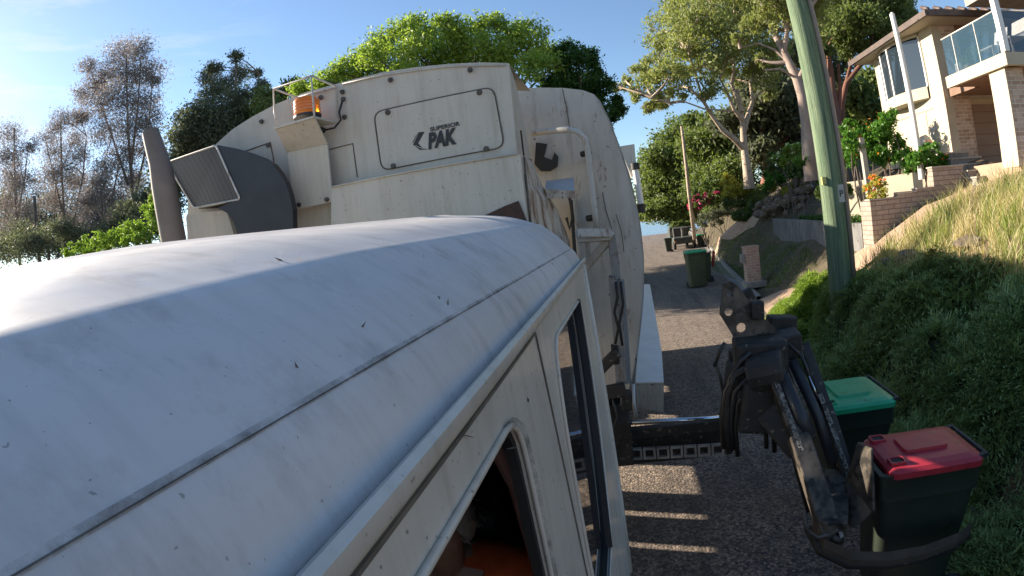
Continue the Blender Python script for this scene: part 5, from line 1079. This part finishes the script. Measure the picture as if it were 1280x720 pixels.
ltree('thin casuarina between the two tallest crowns', [(124,232,12),(114,250,12),(140,252,12),(152,264,12),(120,278,12)], 33, (130,330), (126,225), extra=(([(130,300),(142,240),(150,200)]),))
ltree('grey feathery tree with two bare-topped spires above the dark trees', [(262,98,9),(270,84,8),(266,116,12),(284,108,10),(296,72,7),(300,92,10),(294,122,12),(318,118,10),(322,92,5),(280,138,14),(306,140,14),(328,108,7)], 32, (290,300), (296,66), 'casg', 1300, (.26,.07), extra=(([(285,220),(268,150),(264,92)]), ([(290,220),(318,150),(324,92)])))
dk = 'dark dense trees behind the truck'
ltree('dark bushy tree at the right end of the left-hand group', [(330,126,12),(338,142,14),(318,152,16),(345,160,14),(300,165,18),(330,180,20),(352,185,14),(310,200,18),(366,106,8),(374,112,8),(352,120,8)], 30, (320,300), (325,140), 'gumd', 2200, (.26,.11), 'barkdark', grp=dk, nm='dense_tree')
ltree('dark dense tree left of the black air intake', [(240,150,14),(256,142,16),(276,155,18),(232,172,16),(252,176,20),(282,182,20),(222,194,14),(244,205,18),(270,210,18),(206,212,12),(226,226,16),(210,242,14)], 30, (250,300), (255,150), 'casg', 2200, (.28,.12), 'barkdark', grp=dk, nm='dense_tree')
ltree('dark tree mass low between the casuarinas', [(196,244,16),(210,262,14),(178,256,14),(184,282,16),(150,290,16),(160,270,14),(200,286,14),(128,300,14)], 30, (176,330), (180,262), 'casg', 1800, (.30,.11), 'barkdark', grp=dk, nm='dense_tree')
ltree('low dark bushes under the leftmost trees', [(12,312,16),(38,306,16),(62,302,15),(88,304,15),(112,302,15),(26,292,12),(74,288,12)], 27, (60,345), (60,300), 'casg', 1800, (.30,.10), 'barkdark', grp=dk, nm='dense_tree')
ltree('distant grey-green tree line filling the gaps at the far left', [(4,282,17),(28,270,17),(52,280,17),(78,262,17),(100,282,17),(128,268,17),(150,282,16),(176,270,16),(200,262,15),(14,306,16),(46,304,16),(80,300,16),(112,300,16),(2,250,13)], 48, (100,345), (100,290), 'casg', 2300, (.45,.16), 'barkdark', grp=dk, nm='dense_tree')
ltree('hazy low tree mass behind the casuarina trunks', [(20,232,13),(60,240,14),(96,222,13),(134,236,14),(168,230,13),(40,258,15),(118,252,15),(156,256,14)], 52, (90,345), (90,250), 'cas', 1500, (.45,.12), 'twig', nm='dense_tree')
shrub('leafy_bush', 'sunlit bright green bush beyond the cab roof, left of the exhaust', [(92,314,11),(110,306,11),(128,300,12),(148,296,13),(168,284,14),(186,270,14),(196,252,12),(180,296,13),(160,306,12),(130,312,10),(202,284,14),(212,262,12)], 13.5, 'bright', 700, (.13, .05), 'bush', dY=.8)
# jacaranda: layered feathery fronds
jl = [(372,118,12),(386,108,13),(404,100,14),(424,90,15),(446,80,16),(468,66,18),(486,50,18),(500,36,16),(522,32,14),(540,48,20),(560,28,14),(580,42,20),(600,32,13),(622,24,13),(640,34,16),(610,58,22),(642,58,22),(664,46,18),(676,66,18),(560,66,24),(520,62,24),(490,78,22),(455,92,20),(425,104,16),(588,80,24),(630,84,24),(665,84,20),(540,92,20),(500,100,20),(690,84,14),(398,116,12),
      (706,66,13),(722,72,13),(738,70,10),(746,84,10),(714,88,16),(736,96,14),(752,106,12),(728,112,18),(752,126,14),(768,138,11),(700,106,16),(772,126,8),(744,140,16),(690,104,16),(760,150,8)]
jc = PC(25, jl[:31], 2.2); jc2 = PC(25.5, jl[31:], 1.6)
jb = np.array([-5.5, 25.5, -2.7]); jt = np.array([-5.0, 25, 4.0])
def jac(label, base, pts, cl, lm, per, grp):
    t = thing('jacaranda_tree', label, 'tree', base, grp); q = MB(); q.tube([base] + pts, [.45] + [.36 - .08*i for i in range(len(pts))], 12, False)
    for c in cl: branch_to(q, pts[-1] if c[2] > pts[-1][2] else pts[0], c[:3], .12, .03)
    q.build('trunk', M['barkdark'], t, smooth=True); c_ = clumpcloud(cl, per, .42, .8, 22); fastmesh('crown', leaf_quads(c_, .22, .085), 4, LM[lm], t)
shade_clumps = [(rng.uniform(-13, -1.5), rng.uniform(21, 30), rng.uniform(.2, 4.6), 1.5) for _ in range(46)] + [(rng.uniform(-10.5, -4), rng.uniform(18.8, 21), rng.uniform(2.4, 4.6), 1.2) for _ in range(20)]  # low clumps out of view, added to shade the lawn and road
jac('broad bright green feathery tree rising behind the truck body', jb, [np.array([-5.3, 25.4, 1.0]), jt], jc + shade_clumps, 'jac', 2600, dk)
jac('darker green tree to the right of the bright feathery one', np.array([-.8, 26, -2.7]), [np.array([-.8, 26, .5]), np.array([-.6, 25.7, 3.0])], jc2 + [(rng.uniform(-3.5, -.8), rng.uniform(25, 34), rng.uniform(.6, 4.2), 1.2) for _ in range(26)], 'jacd', 2400, dk)  # the random low clumps are unseen, added to shade the far road

# ------------------------------------------------------------------ ground cover and grass
def inside(x, y, poly):
    c = np.zeros(len(x), bool); n = len(poly)
    for i in range(n):
        x1, y1 = poly[i]; x2, y2 = poly[(i+1) % n]; k = ((y1 > y) != (y2 > y)) & (x < (x2-x1)*(y-y1)/(y2-y1+1e-12) + x1); c ^= k
    return c
def scatter(poly, n):
    a = np.array(poly); lo, hi = a.min(0), a.max(0); out = np.zeros((0, 2))
    while len(out) < n:
        p = rng.uniform(lo, hi, (n*2, 2)); out = np.vstack([out, p[inside(p[:, 0], p[:, 1], poly)]])
    return out[:n]
_mc = rng.uniform([2.3, .4], [6.6, 11.3], (150, 2)); _mr = rng.uniform(.22, .5, 150); _mh = rng.uniform(.10, .46, 150)
_mc = np.vstack([_mc, [[3.25,10.9],[3.75,10.6],[4.2,10.0],[3.3,10.2],[3.0,9.6],[4.0,11.0]]]); _mr = np.r_[_mr, .5,.45,.5,.5,.45,.35]; _mh = np.r_[_mh, .55,.5,.45,.55,.5,.3]; _mc = np.vstack([_mc, [[3.05,11.2],[3.5,11.3]]]); _mr = np.r_[_mr, .5, .45]; _mh = np.r_[_mh, .5, .42]
def mound(x, y):
    x = np.asarray(x, float); y = np.asarray(y, float); g_ = (np.exp(-((x[:, None]-_mc[:, 0])**2 + (y[:, None]-_mc[:, 1])**2)/_mr**2)*_mh).max(1)
    return g_ + .10 + .05*np.sin(x*2.3+y*1.1) + .05*np.sin(y*2.9-x*1.4+1) + .07*np.sin(x*5.1+2)*np.cos(y*4.3) 
cover = [(2.30,.6),(2.32,3),(2.38,5),(2.6,7),(2.85,9),(3.0,10.3),(3.15,11.4),(3.9,11.3),(4.2,10.0),(4.3,9.2),(4.1,8.4),(4.25,7.2),(4.4,6.2),(4.5,5),(4.7,3),(4.9,.6)]
def edge_fall(x, y): return np.clip((x - np.interp(y, [0,5,7,9,11.3], [2.25,2.32,2.45,2.75,3.0]))/.35, .15, 1)
# base surface, its dark colour standing for shade between the shoots
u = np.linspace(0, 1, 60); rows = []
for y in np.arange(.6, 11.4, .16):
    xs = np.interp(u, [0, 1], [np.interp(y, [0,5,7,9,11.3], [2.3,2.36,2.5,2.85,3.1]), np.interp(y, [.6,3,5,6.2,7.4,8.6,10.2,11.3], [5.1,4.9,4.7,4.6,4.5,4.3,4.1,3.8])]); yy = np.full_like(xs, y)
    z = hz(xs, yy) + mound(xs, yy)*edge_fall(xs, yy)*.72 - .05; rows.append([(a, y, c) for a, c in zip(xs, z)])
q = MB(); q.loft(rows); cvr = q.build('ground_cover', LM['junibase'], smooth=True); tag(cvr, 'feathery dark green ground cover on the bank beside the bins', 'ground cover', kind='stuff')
def sprigs(poly, n, ln, wd, per=11):
    p = scatter(poly, int(n*1.6)); mh = mound(p[:, 0], p[:, 1]); p = p[np.argsort(-(mh/mh.max()) + rng.uniform(0, .9, len(p)))[:n]]; n = len(p)
    x, y = p[:, 0], p[:, 1]; z = hz(x, y) + mound(x, y)*edge_fall(x, y)*rng.uniform(.70, 1.02, n); c = np.stack([x, y, z], 1)
    k_ = ((x[:, None]-_mc[:, 0])**2 + (y[:, None]-_mc[:, 1])**2).argmin(1); o_ = np.stack([x-_mc[k_, 0], y-_mc[k_, 1], np.zeros(n)], 1)
    d = unit(unit(o_)*1.1 + rng.normal(size=(n, 3))*.45 + np.array([-.15, 0, .55])); s_ = unit(np.cross(d, [0, 0, 1.0]) + rng.normal(size=(n, 3))*.3); out = []; L_ = ln*rng.uniform(.6, 1.4, (n, 1))
    for k in range(per):
        t_ = k/per; q = c + d*L_*t_ + np.array([0, 0, -.35])*L_*t_*t_; sg = 1 if k % 2 else -1
        e = q + (d*.75 + s_*sg*.8 + rng.normal(size=(n, 3))*.25)*L_*.24*(1.15-.8*t_); w_ = unit(np.cross(e-q, [0.2, 0.1, 1]))*wd; out.append(np.stack([q-w_*.4, q+w_*.6, e+w_*.2, e-w_*.2], 1))
    return np.concatenate(out).reshape(-1, 3)
V = sprigs([(2.30,.6),(2.32,3),(2.38,5),(2.6,7),(2.85,8.8),(3.6,9.0),(4.2,9.0),(4.1,8.4),(4.25,7.2),(4.4,6.2),(4.5,5),(4.7,3),(4.9,.6)], 20000, .27, .016); near = sprigs([(2.3,.8),(2.3,4.6),(4.8,5.2),(4.8,.8)], 7000, .24, .011)
tag(fastmesh('leafy_ground_cover', np.vstack([V, near]), 4, LM['juni'], None, (3.8, 5, -2)), 'fine feathery green shoots covering the shaded bank', 'ground cover', kind='stuff')
V = sprigs([(3.3,6.5),(3.5,8.0),(4.4,7.2),(4.6,5.2),(3.9,4.8)], 2200, .18, .014)
tag(fastmesh('brownish_ground_cover', V, 4, LM['junid'], None, (4.3, 6.5, -1.4)), 'brown tinged patch in the ground cover below the dry grass', 'ground cover', kind='stuff')
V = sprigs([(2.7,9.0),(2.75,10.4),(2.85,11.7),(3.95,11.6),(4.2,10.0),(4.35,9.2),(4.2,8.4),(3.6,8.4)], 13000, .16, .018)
tag(fastmesh('bright_ground_cover', V, 4, LM['juni_lit'], None, (4, 10, -2)), 'bright green sunlit mound of leaves at the foot of the power pole', 'ground cover', kind='stuff')
def grass(poly, n, hgt, wd, lm, name, label, lean=.35, tuft=0):
    if tuft:
        t_ = scatter(poly, tuft); p = t_[rng.integers(0, tuft, n)] + rng.normal(size=(n, 2))*.09; hk = rng.uniform(.5, 1.25, tuft)[rng.integers(0, tuft, n)]
    else: p = scatter(poly, n); hk = np.ones(n)
    x, y = p[:, 0], p[:, 1]; b = np.stack([x, y, hz(x, y)-.02], 1); h_ = (hgt*rng.uniform(.45, 1.15, n)*hk)[:, None]; az = rng.uniform(0, 2*math.pi, n); l = np.stack([np.cos(az), np.sin(az), np.zeros(n)], 1)*lean*rng.uniform(.1, 1.3, (n, 1))
    s = np.stack([-np.sin(az+.6), np.cos(az+.6), np.zeros(n)], 1)*wd/2; m_ = b + (l*.35 + np.array([0, 0, .6]))*h_; e = b + (l*1.15 + np.array([0, 0, .95]))*h_
    V = np.concatenate([np.stack([b-s, b+s, m_+s*.8, m_-s*.8], 1), np.stack([m_-s*.8, m_+s*.8, e+s*.1, e-s*.1], 1)], 1).reshape(-1, 3)
    return tag(fastmesh(name, V, 4, LM[lm], None, (float(x.mean()), float(y.mean()), -1.5)), label, 'grass', kind='stuff')
dry = [(4.3,8.9),(4.25,8.0),(4.35,6.9),(4.45,5.4),(4.6,3.5),(4.8,1.5),(9,1.5),(9.2,6.9),(7.8,7.6),(6.9,8.2),(6.25,8.6),(5.6,9.0),(5.0,9.5),(4.5,10.0)]
grass(dry, 17000, .50, .010, 'straw', 'dry_grass', 'tall straw-coloured grass on the sunlit bank above the ground cover', .45, 640)
grass(dry, 8000, .50, .012, 'strawg', 'green_grass', 'greener blades mixed into the straw-coloured grass', .5, 130)
grass([(7.3,5.8),(7.3,7.4),(8.8,7.2),(8.8,5.6)], 2600, .55, .014, 'lush', 'green_grass', 'rich green tuft at the right end of the dry bank', .45, 26)
grass([(4.5,16),(4.4,25),(5.6,33),(7.0,30),(6.5,22),(5.9,16.5),(5.3,13.8),(4.7,15)], 9000, .10, .02, 'gumd', 'lawn_grass', 'short dull lawn between the kerb and the grey wall', .6)
p = scatter([(.4, 2.5), (.4, 18), (3.0, 18), (2.2, 2.5)], 260); c = np.stack([p[:, 0], p[:, 1], np.full(len(p), -2.588)], 1)
d = rng.normal(size=(len(c), 3)); d[:, 2] *= .1; V = leaf_quads(c, .05, .018, d); V[:, 2] = np.clip(V[:, 2], -2.594, -2.57)
tag(fastmesh('leaf_litter', V, 4, LM['litter'], None, (1.5, 8, -2.6)), 'scattered dead leaves on the road', 'leaves', kind='stuff')

# ------------------------------------------------------------------ every separate piece of a part is an object of its own
def split_pieces():
    for o in [x for x in C.objects if x.type == 'MESH' and x.parent is not None]:
        base = o.name.split('.')[0]; me = o.data
        if base in ('trunk', 'crown', 'stem', 'foliage', 'flowers', 'hair_strands', 'tile_course', 'lettering', 'rock', 'air_intake') or me.users > 1 or len(me.vertices) > 6000: continue
        if any(m.type == 'SKIN' for m in o.modifiers): continue
        bm = bmesh.new(); bm.from_mesh(me); bm.faces.ensure_lookup_table(); seen = [-1]*len(bm.faces); comps = []
        for f in bm.faces:
            if seen[f.index] >= 0: continue
            st, cur = [f], []; seen[f.index] = len(comps)
            while st:
                g = st.pop(); cur.append(g.index)
                for v in g.verts:
                    for h in v.link_faces:
                        if seen[h.index] < 0: seen[h.index] = len(comps); st.append(h)
            comps.append(cur)
        if len(comps) < 2: bm.free(); continue
        bb = []
        for c in comps:
            p = np.array([v.co[:] for i in c for v in bm.faces[i].verts]); bb.append((p.min(0)-.012, p.max(0)+.012))
        par = list(range(len(comps)))
        def fd(i):
            while par[i] != i: i = par[i]
            return i
        for i in range(len(comps)):
            for j in range(i+1, len(comps)):
                if (bb[i][0] <= bb[j][1]).all() and (bb[j][0] <= bb[i][1]).all(): par[fd(i)] = fd(j)
        gr_ = {}
        for i in range(len(comps)): gr_.setdefault(fd(i), []).extend(comps[i])
        bm.free()
        if len(gr_) < 2: continue
        keys = sorted(gr_, key=lambda k: -len(gr_[k])); src = me.copy()
        for n_, k in enumerate(keys):
            b2_ = bmesh.new(); b2_.from_mesh(src); b2_.faces.ensure_lookup_table(); keep = set(gr_[k])
            bmesh.ops.delete(b2_, geom=[f for f in b2_.faces if f.index not in keep], context='FACES')
            if n_ == 0: b2_.to_mesh(me)
            else:
                m2 = src.copy(); b2_.to_mesh(m2); q_ = o.copy(); q_.data = m2; C.objects.link(q_); q_.parent = o.parent
            b2_.free()
split_pieces()
